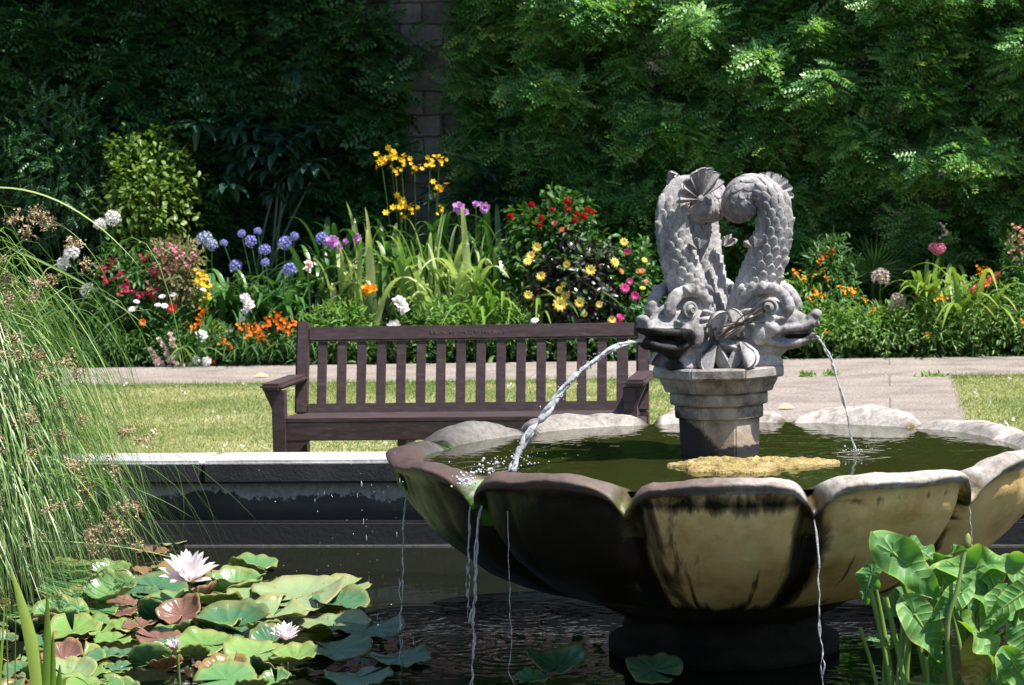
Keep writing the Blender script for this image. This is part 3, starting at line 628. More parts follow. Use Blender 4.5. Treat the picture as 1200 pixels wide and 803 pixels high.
for k, az in enumerate(FISH_AZ):
    f = bpy.data.objects.new('fish_statue', None); col.objects.link(f); f.parent = fount; f.location = (0, 0, ZS - .012); f.rotation_euler = (0, 0, az); f.scale = (FSC,) * 3
    f['label'] = fish_text[k]
    if k == 0:
        bo = BODY.build('fish_body', m_fish, f); fan = fan_mb.build('tail_fin', m_fish, f); gi = gill_mb.build('gill_fin', m_fish, f)
        nub = nub_mb.build('side_fin', m_fish, f); ey = eye_mb().build('eye', m_eye, f); g2 = child(gi, 'gill_fin', f, (0, 0, 0)); n2 = child(nub, 'side_fin', f, (0, 0, 0)); e2 = child(ey, 'eye', f, (0, 0, 0))
        parts0 = [fan, gi, g2, nub, n2, ey, e2]
    else:
        child(bo, 'fish_body', f, (0, 0, 0)); parts0 = [child(x, x.name.split('.')[0], f, (0, 0, 0)) for x in parts0]
    fa, a, b_, c, d, e1, e2_ = parts0
    fa.location = (.178, .088, .655); fa.rotation_euler = (math.radians(-14), math.radians(-4), math.radians(4)); fa.scale = ((.98, .8, .9)[k],) * 3
    a.location = (.135, .112, .115); a.rotation_euler = (math.radians(8), math.radians(160), math.radians(-12)); a.scale = (1.05,) * 3
    b_.scale = (1.05,) * 3; b_.location = (.135, -.112, .115); b_.rotation_euler = (math.radians(8), math.radians(20), math.radians(168))
    c.location = (.175, .082, .46); c.rotation_euler = (0, math.radians(-80), math.radians(-25)); d.location = (.175, -.082, .46); d.rotation_euler = (0, math.radians(-80), math.radians(205))
    e1.location = (.231, .085, .238); e2_.location = (.231, -.085, .238); e1.scale = e2_.scale = (1.2,) * 3; e2_.rotation_euler = (0, 0, math.pi)
    mb = MB(); st = np.clip((HV[:, 0] - .17) / .13, 0, 1) * np.clip((.187 - HV[:, 2]) / .03, 0, 1) * 1.25 * (1.0 if k == 0 else .0)
    st = np.maximum(st, np.clip((HV[:, 0] - .25) / .04, 0, 1) * np.clip(1 - np.abs(HV[:, 2] - .125) / .022, 0, 1) * (1.0 if k == 0 else .75))
    if k == 0: st = np.maximum(st, np.clip((.105 - HV[:, 2]) / .05, 0, 1) * np.clip((HV[:, 0] - .02) / .05, 0, 1) * np.clip((.06 - HV[:, 1]) / .06, 0, 1))
    mb.add(HV, HF, st); mb.build('fish_head', m_fish, f)
    Mx = Matrix.Translation((FC.x, FC.y, ZS - .012)) @ Matrix.Rotation(az, 4, 'Z') @ Matrix.Scale(FSC, 4); mouths.append(Mx @ Vector((.362, 0, .13)))

# water in the bowl
wl = []
bm = bmesh.new(); wv = []
for i in range(240):
    th = 2 * math.pi * i / 240; wv.append(bm.verts.new((1.075 * math.cos(th), 1.075 * math.sin(th), 0)))
bm.faces.new(wv)
L1 = atz(597, 552, ZB); L2 = atz(1002, 532, ZB)
fw = bm_obj('bowl_water', bm, water_material('bowl_water', (.024, .026, .006), 5.5, .14, .02, [(L1.x - FC.x, L1.y - FC.y, .5, .6), (L2.x - FC.x, L2.y - FC.y, .4, .5)]))
fw.location = (FC.x, FC.y, ZB - .004); tag(fw, kind='structure')

# jets and overflow
def arc(p0, p1, apex, n=34):
    p0, p1 = np.array(p0), np.array(p1); t = np.linspace(0, 1, n)[:, None]; P = p0 + (p1 - p0) * t
    drop = p0[2] - p1[2]; vz = apex; P[:, 2] = p0[2] + (vz * t - (drop + vz) * t**2)[:, 0]; return P
def stream(name, label, P, r, wob=.003, cat='water stream', group=None, strands=3, brk=1.0):
    """a few thin strands twisting round each other, thinning and breaking into beads at the end"""
    n = 130; P = catmull(P, n); s_ = np.arange(n); mb = MB(); r = np.interp(s_ / n, np.linspace(0, 1, len(r)), r)
    for q in range(strands):
        ph = rng.uniform(0, 6.28); tw = rng.uniform(.012, .04) * (1 if q % 2 else -1); amp = r * .75 * (strands > 1) + wob * np.linspace(0, 1, n)**1.5
        sway = np.stack([vnoise(np.stack([s_, s_ * 0, s_ * 0 + q * 7], 1), .09 + .02 * q, 3 + q + len(label)), vnoise(np.stack([s_, s_ * 0 + 5, s_ * 0 + q * 7], 1), .1, 8 + q), 0 * s_], 1) * (wob * 3.2) * np.linspace(.1, 1, n)[:, None]
        off = np.stack([vnoise(np.stack([s_ * .05 + 31 * q, s_ * 0 + 2 * a_, s_ * 0 + len(label)], 1), 1.0, 5 + a_) for a_ in range(3)], 1)
        Q = P + off * (amp * 1.7)[:, None] + sway
        R = r * .62 * (1 + .4 * vnoise(np.stack([s_, s_ * 0, s_ * 0 + q], 1), .27, 11 + q)) * np.where(s_ > n * .35, np.clip(1.1 + 3.2 * vnoise(np.stack([s_, s_ * 0, s_ * 0 + q * 3], 1), .16, 21 + q) * (brk * (s_ / n)), .12, 1.3), 1)
        mb.add(*tube(Q, np.maximum(R, .0006), 9))
    o = mb.build(name, m_stream); return tag(o, label, cat, group)
JET = arc(mouths[0], L1, .02)
stream('water_jet', 'thick clear jet arching from left fish mouth into bowl', JET, [.006, .008, .0095, .010, .013], .003, 'water jet', None, 4)
stream('water_jet', 'thin water jet falling from right fish mouth into bowl', arc(mouths[1], L2, .02), [.004, .0045, .005, .005], .002, 'water jet', None, 2)
def notch(k, dr=0.0):
    th = math.radians(-95 + 15 + 30 * k); return Vector((FC.x + (1.112 + dr) * math.cos(th), FC.y + (1.112 + dr) * math.sin(th), ZB - .165)), Vector((math.cos(th), math.sin(th), 0))
def trickle(k, out, r, label, zend=ZW, side=0.0, dr=0.0, strands=2):
    p, d = notch(k, dr); p.z += .07; p += d * .015; p = p + Vector((-d.y, d.x, 0)) * side; e = p + d * out; e.z = zend; P = arc(p, e, -.0, 20)
    P[:, :2] = np.array(p)[None, :2] + (np.array(e) - np.array(p))[None, :2] * np.sqrt(np.linspace(0, 1, 20))[:, None]; P[:, 2] = p.z + .02 - (p.z + .02 - zend) * np.linspace(0, 1, 20)
    stream('water_trickle', label, P, r, .005, 'water trickle', 'overflow trickles from the bowl', strands, 3.0)
trickle(-3, .05, [.004, .003, .0025, .0015], 'thin trickle off the leftmost lip of the bowl', ZW)
trickle(-2, .06, [.005, .0045, .004, .003], 'broken trickle from mossy seam left of brown lip', ZW, .02, 0, 3)
trickle(-2, .03, [.005, .004, .003, .0015], 'short side strand beside the mossy seam trickle', ZW + .25, -.03, 0, 2)
trickle(-1, .0, [.0025, .002, .002, .0015], 'faint thread dripping off the dark bowl side', ZW, -.42, -.045, 1)
trickle(0, .07, [.004, .003, .003, .0022], 'silvery trickle falling from front right notch', ZW, 0, 0, 2)
trickle(1, .02, [.003, .002, .0015, .001], 'short drip under the mossy right notch', ZB - .40, 0, 0, 1)
yl = FC.y
def droplets():
    mb = MB(); bmq = bmesh.new(); bmesh.ops.create_icosphere(bmq, subdivisions=1, radius=1); V0 = np.array([tuple(v.co) for v in bmq.verts]); F0 = np.array([[v.index for v in f.verts] for f in bmq.faces]); bmq.free()
    P, S = [], []
    for _ in range(330):                                  # spray beside and below the left of the bowl
        px = rng.normal(505, 65); py = rng.uniform(548, 760) if rng.random() < .8 else rng.uniform(520, 600); y = yl + rng.uniform(-.7, .7)
        p = aty(px, py, y)
        if math.hypot(p.x - FC.x, p.y - FC.y) < 1.27 and p.z < ZB + .08 or p.z < ZW: continue
        P.append(p); r = rng.uniform(.0008, .0024); S.append((r, r, r) if rng.random() < .6 else (r * .5, r * .5, r * 6))
    for c, n, sp in ((L1, 90, .08), (L2, 40, .03)):     # splash where the jets land
        for _ in range(n):
            d = rng.normal(0, sp, 2); P.append(Vector((c.x + d[0], c.y + d[1], ZB + abs(rng.normal(0, .035 if sp > .05 else .012))))); r = .0009 + .003 * rng.random()**2.5; S.append((r, r, r))
    for _ in range(170):                                  # drops torn off the thick jet
        t = rng.random()**.6; q = JET[int(t * (len(JET) - 1))]; P.append(Vector(q) + Vector(rng.normal(0, .004 + .014 * t, 3))); r = .0007 + .0018 * rng.random()**2; S.append((r, r, r * rng.uniform(1, 2.5)))
    for i in range(60):                                   # foam running over the mossy seam
        t = rng.random(); p = aty(575 - 40 * t + rng.normal(0, 6), 545 + 22 * t + rng.normal(0, 4), yl - .78); P.append(p); r = rng.uniform(.002, .006); S.append((r, r, r))
    n = len(P); V = np.array(P)[:, None] + V0[None] * np.array(S)[:, None]; F = (F0[None] + (np.arange(n) * len(V0))[:, None, None]).reshape(-1, 3); mb.add(V.reshape(-1, 3), F)
    m, nt, b = newmat('droplet'); b.inputs['Base Color'].default_value = (.9, .93, .95, 1); b.inputs['Roughness'].default_value = .1; b.inputs['Transmission Weight'].default_value = .35
    return mb.build('water_droplets', m)
tag(droplets(), kind='stuff')
# algae mat
def algae():
    c = atz(876, 545, ZB); n, m = 60, 90; V = []
    rx, ry = msz(88, c), .17
    for i in range(n):
        s_ = i / (n - 1)
        for j in range(m):
            a = 2 * math.pi * j / m; k = 1 + .16 * math.sin(3 * a + 1) + .10 * math.sin(7 * a) + .16 * mnoise.noise(Vector((5 * math.cos(a), 5 * math.sin(a), 0))) + .10 * mnoise.noise(Vector((14 * math.cos(a), 14 * math.sin(a), 0)))
            x, y = rx * k * s_ * math.cos(a), ry * k * s_ * math.sin(a)
            h = (1 - s_**2.2) * (.012 + .012 * mnoise.noise(Vector((x * 14, y * 14, 1)))) + .018 * mnoise.noise(Vector((x * 38, y * 38, 3))) * (1 - s_**6) + (.004 if s_ < 1 else -.012)
            V.append((c.x + x, c.y + y, ZB + h))
    mb = MB(); mb.add(V, gridfaces(n, m, True)); o = mb.build('algae_mat', m_algae); return tag(o, 'yellow lumpy algae mat floating at the foot of pedestal', 'algae')
algae()
tw = MB()
for i in range(5):
    a = aty(842 + rng.normal(0, 5), 388 + rng.normal(0, 4), FC.y - .2); b_ = aty(893 + rng.normal(0, 5), 364 + rng.normal(0, 5), FC.y - .17 + rng.normal(0, .01))
    mid = (a + b_) / 2 + Vector(rng.normal(0, .006, 3)); tw.add(*tube(catmull([a, mid, b_], 10) + rng.normal(0, .0015, (10, 3)), np.linspace(.0045, .002, 10), 6))
tag(tw.build('dry_twig', m_twig), 'bundle of dark dry twigs caught between the two fish', 'twigs')

# ------------------------------------------------------------------ bench
def bench():
    t = thing('park_bench', 'long dark brown slatted wooden bench facing the pond', 'bench', g(-2.215, 12.25), -math.radians(GA))
    H = .925; fy, ry = -.25, .25; lean = .11
    def rec(z): return ry + max(0, z - .42) / .5 * lean
    for s in (-1, 1):
        bm = bmesh.new(); bx(bm, (s * H, ry, .21), (.066, .075, .425), bev=.004)
        L = .51; a = math.atan2(lean, .5); bx(bm, (s * H, ry + lean * .5 - .002, .42 + .25), (.066, .07, L), Matrix.Rotation(-a, 4, 'X'), .012); bm_obj('back_post', bm, m_wood, t)
        bm = bmesh.new(); bx(bm, (s * H * .99, fy, .30), (.068, .068, .60), bev=.004); bm_obj('front_leg', bm, m_wood, t)
        bm = bmesh.new(); bx(bm, (s * (H + .02), (fy + ry) / 2 - .02, .622), (.115, .60, .036), bev=.014); bm_obj('armrest', bm, m_wood, t)
        bm = bmesh.new()
        vsq = [bm.verts.new((s * (H * .99 + .034), fy + yy, z)) for yy in (-.02, .02) for z in (.604, .50)] + [bm.verts.new((s * (H + .07), fy + yy, .604)) for yy in (-.02, .02)]
        for q in ((0, 1, 3, 2), (0, 4, 1), (2, 3, 5), (0, 2, 5, 4), (1, 4, 5, 3)): bm.faces.new([vsq[i] for i in q])
        bmesh.ops.recalc_face_normals(bm, faces=bm.faces); bm_obj('arm_bracket', bm, m_wood, t)
        bm = bmesh.new(); bx(bm, (s * H, 0, .36), (.05, .43, .085), bev=.004); bm_obj('side_rail', bm, m_wood, t)
        bm = bmesh.new(); bx(bm, (s * H, 0, .13), (.045, .43, .06), bev=.004); bm_obj('stretcher', bm, m_wood, t)
        # arched corner bracket below the apron
        bm = bmesh.new(); pts = [(0, 0), (.17, 0)] + [(.17 - .12 * math.sin(a_), -.12 + .12 * math.cos(a_)) for a_ in np.linspace(0, math.pi / 2, 10)] + [(.05, -.19), (0, -.19)]
        x0 = s * (H * .99 - .036); fr = [bm.verts.new((x0 - s * p[0], fy - .014, .345 + p[1])) for p in pts]; bk = [bm.verts.new((x0 - s * p[0], fy + .014, .345 + p[1])) for p in pts]
        bm.faces.new(fr); bm.faces.new(bk[::-1])
        for i in range(len(pts)): bm.faces.new((fr[i], bk[i], bk[(i + 1) % len(pts)], fr[(i + 1) % len(pts)]))
        bmesh.ops.recalc_face_normals(bm, faces=bm.faces); bm_obj('corner_bracket', bm, m_wood, t)
    a = math.atan2(lean, .5); R = Matrix.Rotation(-a, 4, 'X')
    bm = bmesh.new(); bx(bm, (0, rec(.85), .85), (2 * H - .066, .042, .077), R, .006); top = bm_obj('top_rail', bm, m_wood, t)
    bm = bmesh.new(); bx(bm, (0, rec(.45), .445), (2 * H - .066, .04, .07), R, .004); bm_obj('lower_rail', bm, m_wood, t)
    sp = 2 * H / 17
    for i in range(16):
        bm = bmesh.new(); x = -H + sp * (i + 1); wd = .05 if i < 15 else .06; bx(bm, (x, rec(.64), .64), (wd, .02, .345), R, .003); bm_obj('back_slat', bm, m_wood, t)
    bm = bmesh.new(); bx(bm, (0, fy, .385), (2 * H - .07, .032, .095), bev=.004); bm_obj('apron', bm, m_wood, t)
    for i in range(5):
        bm = bmesh.new(); bx(bm, (0, -.225 + .095 * i, .443 - .004 * i), (2 * H - (.0 if 0 < i < 4 else .075), .084, .022), bev=.004); bm_obj('seat_slat', bm, m_wood, t)
    bm = bmesh.new(); bx(bm, (-.28, -.02, .325), (.045, .42, .05), bev=.004); bm_obj('under_seat_batten', bm, m_wood, t)
    # worn unreadable carving on the top rail
    bm = bmesh.new(); random.seed(3); x = -.21
    for word in (4, 2, 13):
        for _ in range(word):
            for k in range(random.choice((2, 3))):
                v_ = random.random() < .6
                bx(bm, (x + random.uniform(-.006, .006), rec(.852) - .0228 , .852 + random.uniform(-.008, .008)), (.002 if v_ else .009, .0016, .018 if v_ else .002), R)
            x += .0185
        x += .028
    bm_obj('inscription', bm, m_mark, t)
bench()

# ------------------------------------------------------------------ climbers on the wall
def climber(name, label, cat, px0, px1, depth, mat, nt, per, fl, z1=4.4, lit=None, gapf=None, template=FROND, wfac=1.0, wood=True):
    u0, u1 = upx(px0, WALLV), upx(px1, WALLV); P, D, Nn, L, ns = [], [], [], [], []
    for _ in range(nt):
        u = rng.uniform(u0, u1); z = rng.uniform(.15, z1)
        if gapf and not gapf(u, z): continue
        b = depth(u, z) * (1 + .45 * mnoise.noise(Vector((u * 1.2, z * 1.5, 4)))) + (.15 + .95 * min(1, depth(u, z))) * mnoise.noise(Vector((u * 2.0, z * 2.6, 9)))
        d = max(.04, b + rng.normal(0, .04) - (rng.random() < .25) * rng.uniform(0, .35) * depth(u, z))
        c = np.array(g(u, WALLV - d, z))
        n = max(3, int(per * rng.uniform(.6, 1.4))); ns.append(n)
        a = rng.uniform(0, 2 * np.pi, n); el = rng.uniform(-.5, .7, n)
        dirs = np.stack([np.cos(a) * np.cos(el), np.sin(a) * np.cos(el), np.sin(el)], 1); dirs -= np.array(VH) * .55
        P.append(c + dirs * .03 + rng.normal(0, .05, (n, 3))); D.append(dirs); Nn.append(nrm(np.array(SUN_DIR) * 1.1 - np.array(VH) * .3 + rng.normal(0, .3, (n, 3)))); L.append(rng.uniform(.7, 1.25, n) * fl)
    P, D, Nn, L = map(np.concatenate, (P, D, Nn, L)); mb = MB()
    rr = np.clip(np.repeat(rng.normal(.44, .22, len(ns)), ns) + rng.normal(0, .16, len(P)), 0, 1)
    scatter(mb, template, P, D, Nn, L, L * wfac, rr)
    t = thing(name, label, cat, g((u0 + u1) / 2, WALLV, 0)); o = mb.build('foliage', mat, t, origin=t.location)
    if wood:
        mb = MB()
        for _ in range(14):
            u = rng.uniform(u0, u1); pts = [g(u + rng.normal(0, .35) * k * .4, WALLV - .1 - .05 * rng.random(), .1 + k * z1 / 5) for k in range(6)]
            mb.add(*tube(catmull(pts, 30), np.linspace(.03, .01, 30), 6))
        mb.build('stem', m_twig, t, origin=t.location)
    return t
uR0, uR1 = upx(540, WALLV), upx(1240, WALLV)
def depthR(u, z):
    t = np.clip((u - uR0) / (uR1 - uR0), 0, 1); return (.25 + 1.15 * t**.7) * np.interp(z, [0, .5, 1.1, 1.9, 3, 4.5], [.25, .45, .75, 1, 1.05, .8])
climber('wisteria', 'dense bright green feathery climber covering the wall behind the fountain', 'climber', 550, 1420, depthR, G['climber_r'], 3900, 16, .18)
uG0, uG1 = upx(470, WALLV), upx(545, WALLV)
def depthL(u, z): return .30 + .12 * math.sin(u * 1.7 + z)
def gapL(u, z): return u < uG0 + .5 * mnoise.noise(Vector((z * 1.6, 3, 0))) or rng.random() < .06
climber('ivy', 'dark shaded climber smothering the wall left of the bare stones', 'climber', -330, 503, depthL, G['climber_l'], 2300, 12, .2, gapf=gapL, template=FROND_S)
# unseen tree crown above the frame, added to shade the wall's left half
t = thing('added_shade_tree', 'unseen leafy tree crown added to shade the left half of the wall', 'tree', g(upx(200, 24.9), 25.2, 0)); mb = MB(); n = 18000
uA, uB = upx(-260, 24), upx(715, 24) + .95; u = rng.uniform(uA, uB, n); v = 22.5 + 2.0 * rng.random(n); z = 4.05 + 1.5 * rng.random(n)
k = np.array([mnoise.noise(Vector((a * 1.6, b_ * 1.6, c_ * 1.2))) > -.29 + .5 * max(0, (a - uB + 1.3)) / 1.3 - .0 for a, b_, c_ in zip(u, v, z)]); u, v, z = u[k], v[k], z[k]
P = np.stack([u * ca + v * sa, -u * sa + v * ca, z], 1); scatter(mb, OVATE, P, rdir(len(P), -.3), rdir(len(P), 1.4), rng.uniform(.12, .2, len(P)), rng.uniform(.07, .1, len(P)), rng.random(len(P))); mb.build('crown', G['mid'], t, origin=t.location)
mb = MB(); mb.add(*tube(catmull([g(upx(200, 24.9), 25.2, 0), g(upx(210, 24.9), 25.1, 2.5), g(upx(260, 24.5), 24.6, 4.6), g(upx(400, 24), 23.8, 5.2)], 24), np.linspace(.2, .07, 24), 9)); mb.build('trunk', m_twig, t, origin=t.location)
# overhanging sprig of a lighter climber at the top edge
t = thing('hanging_sprig', 'light yellow-green sprig hanging from above over the dark climber', 'sprig', atv(772, -40, 22.9)); mb = MB()
n = 170; c = np.array(atv(768, 4, 22.9)); P = c + rng.normal(0, 1, (n, 3)) * np.array([.22, .1, .07]); scatter(mb, OVATE, P, rdir(n, -.6), rdir(n, 1.2), rng.uniform(.06, .1, n), rng.uniform(.035, .05, n), rng.random(n)); mb.build('foliage', G['shrub'], t, origin=t.location)
mb = MB(); mb.add(*tube(catmull([atv(800, -330, 23.2), atv(785, -120, 23.0), atv(772, -20, 22.9), atv(760, 12, 22.9)], 20), .012, 6)); mb.build('stem', m_twig, t, origin=t.location)

# ------------------------------------------------------------------ flower bed
def flower(kind, R, mat, core=None, seed=0):
    """a flower head mesh facing +z, radius R"""
    mb = MB(); r = np.random.default_rng(seed)
    if kind == 'pompon':
        n = 90; i = np.arange(n) + .5; ph = np.arccos(1 - 1.75 * i / n); th = i * 2.39996
        N = np.stack([np.sin(ph) * np.cos(th), np.sin(ph) * np.sin(th), np.cos(ph)], 1); scatter(mb, OVATE, N * R * .45, N + np.array([0, 0, .25]), np.cross(N, [0, .1, 1.]) + r.normal(0, .2, (n, 3)), R * .6, R * .42, r.random(n))
    elif kind in ('single', 'daisy'):
        for lay, n in ((0, 10), (1, 8)):
            a = np.arange(n) * 2 * np.pi / n + lay * .35; el = .25 + .3 * lay
            D = np.stack([np.cos(a), np.sin(a), 0 * a + el], 1); scatter(mb, OVATE, D * R * .12, D, np.stack([-np.cos(a) * el, -np.sin(a) * el, 1 + 0 * a], 1), R * (.95 - .2 * lay), R * .55, r.random(n))
    elif kind == 'umbel':
        n = 34; i = np.arange(n) + .5; ph = np.arccos(1 - 1.6 * i / n); th = i * 2.39996; N = np.stack([np.sin(ph) * np.cos(th), np.sin(ph) * np.sin(th), np.cos(ph)], 1)
        for c in N * R * .72 * r.uniform(.75, 1.1, (n, 1)):
            d = nrm(c[None])[0]; k = 5; a = np.arange(k) * 2 * np.pi / k + r.random() * 6; s_ = nrm(np.cross(d, [.3, .2, 1.])[None])[0]; b_ = np.cross(d, s_)
            D = d * .9 + np.cos(a)[:, None] * s_ + np.sin(a)[:, None] * b_; scatter(mb, DIAMOND, np.repeat(c[None], k, 0), D, np.repeat(d[None], k, 0), R * .38, R * .16, r.random(k))
        for c in N[::2] * R * .7: mb.add(*tube([(0, 0, -R * .1), tuple(c)], R * .02, 4), .2)
    elif kind == 'cluster':                               # a bunch of small open blooms
        for _ in range(9):
            c = r.normal(0, 1, 3) * R * np.array([.5, .5, .35]); k = 6; a = np.arange(k) * 2 * np.pi / k + r.random(); up = nrm((r.normal(0, .5, 3) + np.array([0, -.1, .8]))[None])[0]
            s_ = nrm(np.cross(up, [.9, .2, .1])[None])[0]; b_ = np.cross(up, s_); D = up * .45 + np.cos(a)[:, None] * s_ + np.sin(a)[:, None] * b_
            scatter(mb, OVATE, np.repeat(c[None], k, 0), D, np.repeat(up[None], k, 0), R * .42, R * .24, np.full(k, r.random())); mb.add(*tube([(0, 0, -R * .5), tuple(c)], R * .03, 4), .2)
    elif kind == 'bloom':                                 # loose ruffled bloom
        n = 16; i = np.arange(n); a = i * 2.39996; el = np.interp(i, [0, n], [1.4, -.1]); D = np.stack([np.cos(a) * np.cos(el), np.sin(a) * np.cos(el), np.sin(el)], 1)
        scatter(mb, OVATE, D * R * .15, D, np.stack([-np.cos(a) * np.sin(el), -np.sin(a) * np.sin(el), np.cos(el) + .05], 1) + r.normal(0, .25, (n, 3)), R * r.uniform(.8, 1.05, n), R * .85, r.random(n))
    elif kind == 'spike':                                 # gladiolus-like spike, R is its half length along z
        for j in range(6):
            z = -R + 2 * R * j / 5; sz = R * .5 * (1 - .11 * j); k = 6; a = np.arange(k) * 2 * np.pi / k + r.random(); fa = r.uniform(0, 6.28) if j % 2 else -1.57
            up = np.array([math.cos(fa) * .8, math.sin(fa) * .8, .35]); s_ = nrm(np.cross(up, [.1, .2, 1.])[None])[0]; b_ = np.cross(nrm(up[None])[0], s_); D = up * .6 + np.cos(a)[:, None] * s_ + np.sin(a)[:, None] * b_
            scatter(mb, OVATE, np.repeat(np.array([[0, 0, z]]), k, 0), D, np.repeat(up[None], k, 0), sz, sz * .6, r.random(k))
    o = mb.build('flower_tmp', mat); me = o.data; bpy.data.objects.remove(o)
    if core:
        me.materials.append(core)
    return me
FM = {}
def fmesh(kind, colour, seed=0):
    key = (kind, colour, seed)
    if key not in FM: FM[key] = flower(kind, 1.0, Pm[colour], None, seed)
    return FM[key]
def bush_foliage(mb, c, rx, ry, rz, n, ll, lw, tmpl=OVATE, droop=0.2, hollow=.55, clumps=0):
    c = np.array(c); N = rdir(n, .25); rr = (hollow + (1 - hollow) * rng.random(n)**.6)
    lump = np.array([1 + .6 * mnoise.noise(Vector(p * 2.2 + Vector((c[0], c[1], 0)))) for p in map(Vector, N)])
    P = c + N * np.array([rx, ry, rz]) * (rr * lump)[:, None]; P[:, 2] = np.maximum(P[:, 2], .03)
    D = N * .8 + rng.normal(0, .6, (n, 3)); D[:, 2] -= droop; Nn = N + np.array([0, 0, .9]) + rng.normal(0, .35, (n, 3))
    scatter(mb, tmpl, P, D, Nn, rng.uniform(.7, 1.25, n) * ll, rng.uniform(.7, 1.2, n) * lw, rng.random(n))
    return P
def put_flowers(t, lst, v, kind, colour, rpx, face=(0, -.75, .65), stem_mb=None, name='flower', jit=.25, group=None):
    for i, f in enumerate(lst):
        px, py = f[0], f[1]; r = f[2] if len(f) > 2 else rpx; p = atv(px, py, v + rng.uniform(-.08, .08))
        d = Vector(face) + Vector(rng.normal(0, jit, 3)); o = child(fmesh(kind, colour, i % 3), name, t, p - t.location, d.to_track_quat('Z', 'Y').to_euler(), msz(r, p) * rng.uniform(.72, 1.0))
        if stem_mb is not None:
            b_ = Vector((t.location.x + (p.x - t.location.x) * .4, t.location.y + (p.y - t.location.y) * .4 + .05, 0.02)); P = catmull([b_, (p + b_) / 2 + Vector((0, .05, .08)), p], 10); stem_mb.add(*tube(P, .005, 5), .4)
def strap(mb, c, n, L, W, spread=.12, arch=(.5, 1.2), k=10, rb=None, bias=(0, 0)):
    a = rng.uniform(0, 2 * np.pi, n); d = np.stack([np.cos(a) + bias[0], np.sin(a) + bias[1], 0 * a], 1); c = np.array(c)
    P0 = c + rng.normal(0, 1, (n, 3)) * np.array([spread, spread, 0]); l = L * rng.uniform(.65, 1.15, n); ar = rng.uniform(*arch, n)
    P1 = P0 + d * (l * .18 * ar)[:, None] + np.array([0, 0, 1]) * (l * .82)[:, None]
    P2 = P0 + d * (l * .55 * ar)[:, None] + np.array([0, 0, 1]) * (l * np.clip(1.05 - ar * .62, .15, 1))[:, None]
    blades(mb, P0, P1, P2, W * rng.uniform(.7, 1.2, n), k, rng.random(n) if rb is None else np.clip(rng.normal(rb, .2, n), 0, 1), .12, .75)
def ctr(px, v): return atv(px, 300, v).x, atv(px, 300, v).y
def gp(px, v): p = atv(px, 300, v); return Vector((p.x, p.y, 0))
def plant(name, label, cat, px, v, group=None): return thing(name, label, cat, gp(px, v), 0, group)
def fin(mb, t, mat, name='foliage'): return mb.build(name, mat, t, origin=t.location)
def ppm(px, v): return gp(px, v).y / FPX        # metres per picture pixel there
def zpx(px, py, v): return atv(px, py, v).z

# undergrowth over the whole bed
def undergrowth():
    mb = MB(); n = 52000; u = rng.uniform(-12, 4, n); v = rng.uniform(PATH1 + .08, WALLV - .15, n)
    P = np.stack([u * ca + v * sa, -u * sa + v * ca, rng.uniform(.02, 1, n) * (.10 + .62 * np.clip((v - PATH1) / 1.5, 0, 1)**.8)], 1)
    D = rdir(n, .3); scatter(mb, OVATE, P, D, rdir(n, 1.5), rng.uniform(.06, .14, n), rng.uniform(.025, .05, n), rng.random(n)); return mb.build('undergrowth', G['dark_under'])
tag(undergrowth(), kind='stuff')

def bushy(name, label, cat, px, py, wpx, hpx, v, mat, n, ll, lw, tmpl=OVATE, hollow=.5, dep=.5, group=None, flowers=()):
    """bush centred on a picture point; flowers: (list, kind, colour, radius px)"""
    t = plant(name, label, cat, px, v, group); c = atv(px, py, v); k = ppm(px, v); mb = MB()
    rz = hpx * k / 2; bush_foliage(mb, c, wpx * k / 2, dep, rz, n, ll, lw, tmpl, hollow=hollow)
    for _ in range(10):
        e = Vector(c) + Vector(rng.normal(0, 1, 3) * np.array([wpx * k * .28, dep * .5, rz * .5])); mb.add(*tube(catmull([(c.x + rng.normal(0, .05), c.y, .0), (c.x * .6 + e.x * .4, c.y * .6 + e.y * .4, e.z * .6), e], 8), np.linspace(.012, .005, 8), 5), .1)
    fin(mb, t, mat)
    for (lst, kind, colour, r) in flowers:
        st = MB(); put_flowers(t, lst, v - dep * .75, kind, colour, r)
    return t
# back row
bushy('shrub', 'rounded shrub with sunlit yellow-green leaves at left of bed', 'shrub', 175, 232, 125, 150, 22.8, G['shrub'], 1900, .075, .04, hollow=.1, dep=.5)
bushy('shrub', 'dull green arching shrub in shade left of the sunlit shrub', 'shrub', 70, 200, 170, 190, 23.2, G['climber_l'], 1500, .12, .09, FROND_S, .4, .5)
t = plant('broadleaf_shrub', 'dark glossy shrub with long drooping leaves against the shaded wall', 'shrub', 318, 23.2); mb = MB(); cB = atv(318, 180, 23.2)
for _ in range(30):                                        # whorls of long drooping leaves
    q = np.array(cB) + rng.normal(0, 1, 3) * np.array([.27, .16, .30]); n = 9; a = np.arange(n) * 6.283 / n + rng.random(); el = rng.uniform(-1.0, .35, n)
    D = np.stack([np.cos(a), np.sin(a) - .35, el], 1); scatter(mb, OVATE, np.repeat(q[None], n, 0), D, np.stack([-np.cos(a) * el, -np.sin(a) * el, 1 + 0 * a], 1), rng.uniform(.2, .33, n), rng.uniform(.075, .11, n), rng.random(n))
for k in range(5): mb.add(*tube(catmull([(cB.x + rng.normal(0, .06), cB.y, 0), (cB.x + rng.normal(0, .15), cB.y, .8), (cB.x + rng.normal(0, .25), cB.y, 1.7)], 10), .018, 6), 0)
fin(mb, t, G['dark_big'])
t = plant('broadleaf_shrub', 'dark leafy shrub in shade behind the yellow flower spikes', 'shrub', 575, 23.3); mb = MB(); cB = atv(570, 215, 23.2)
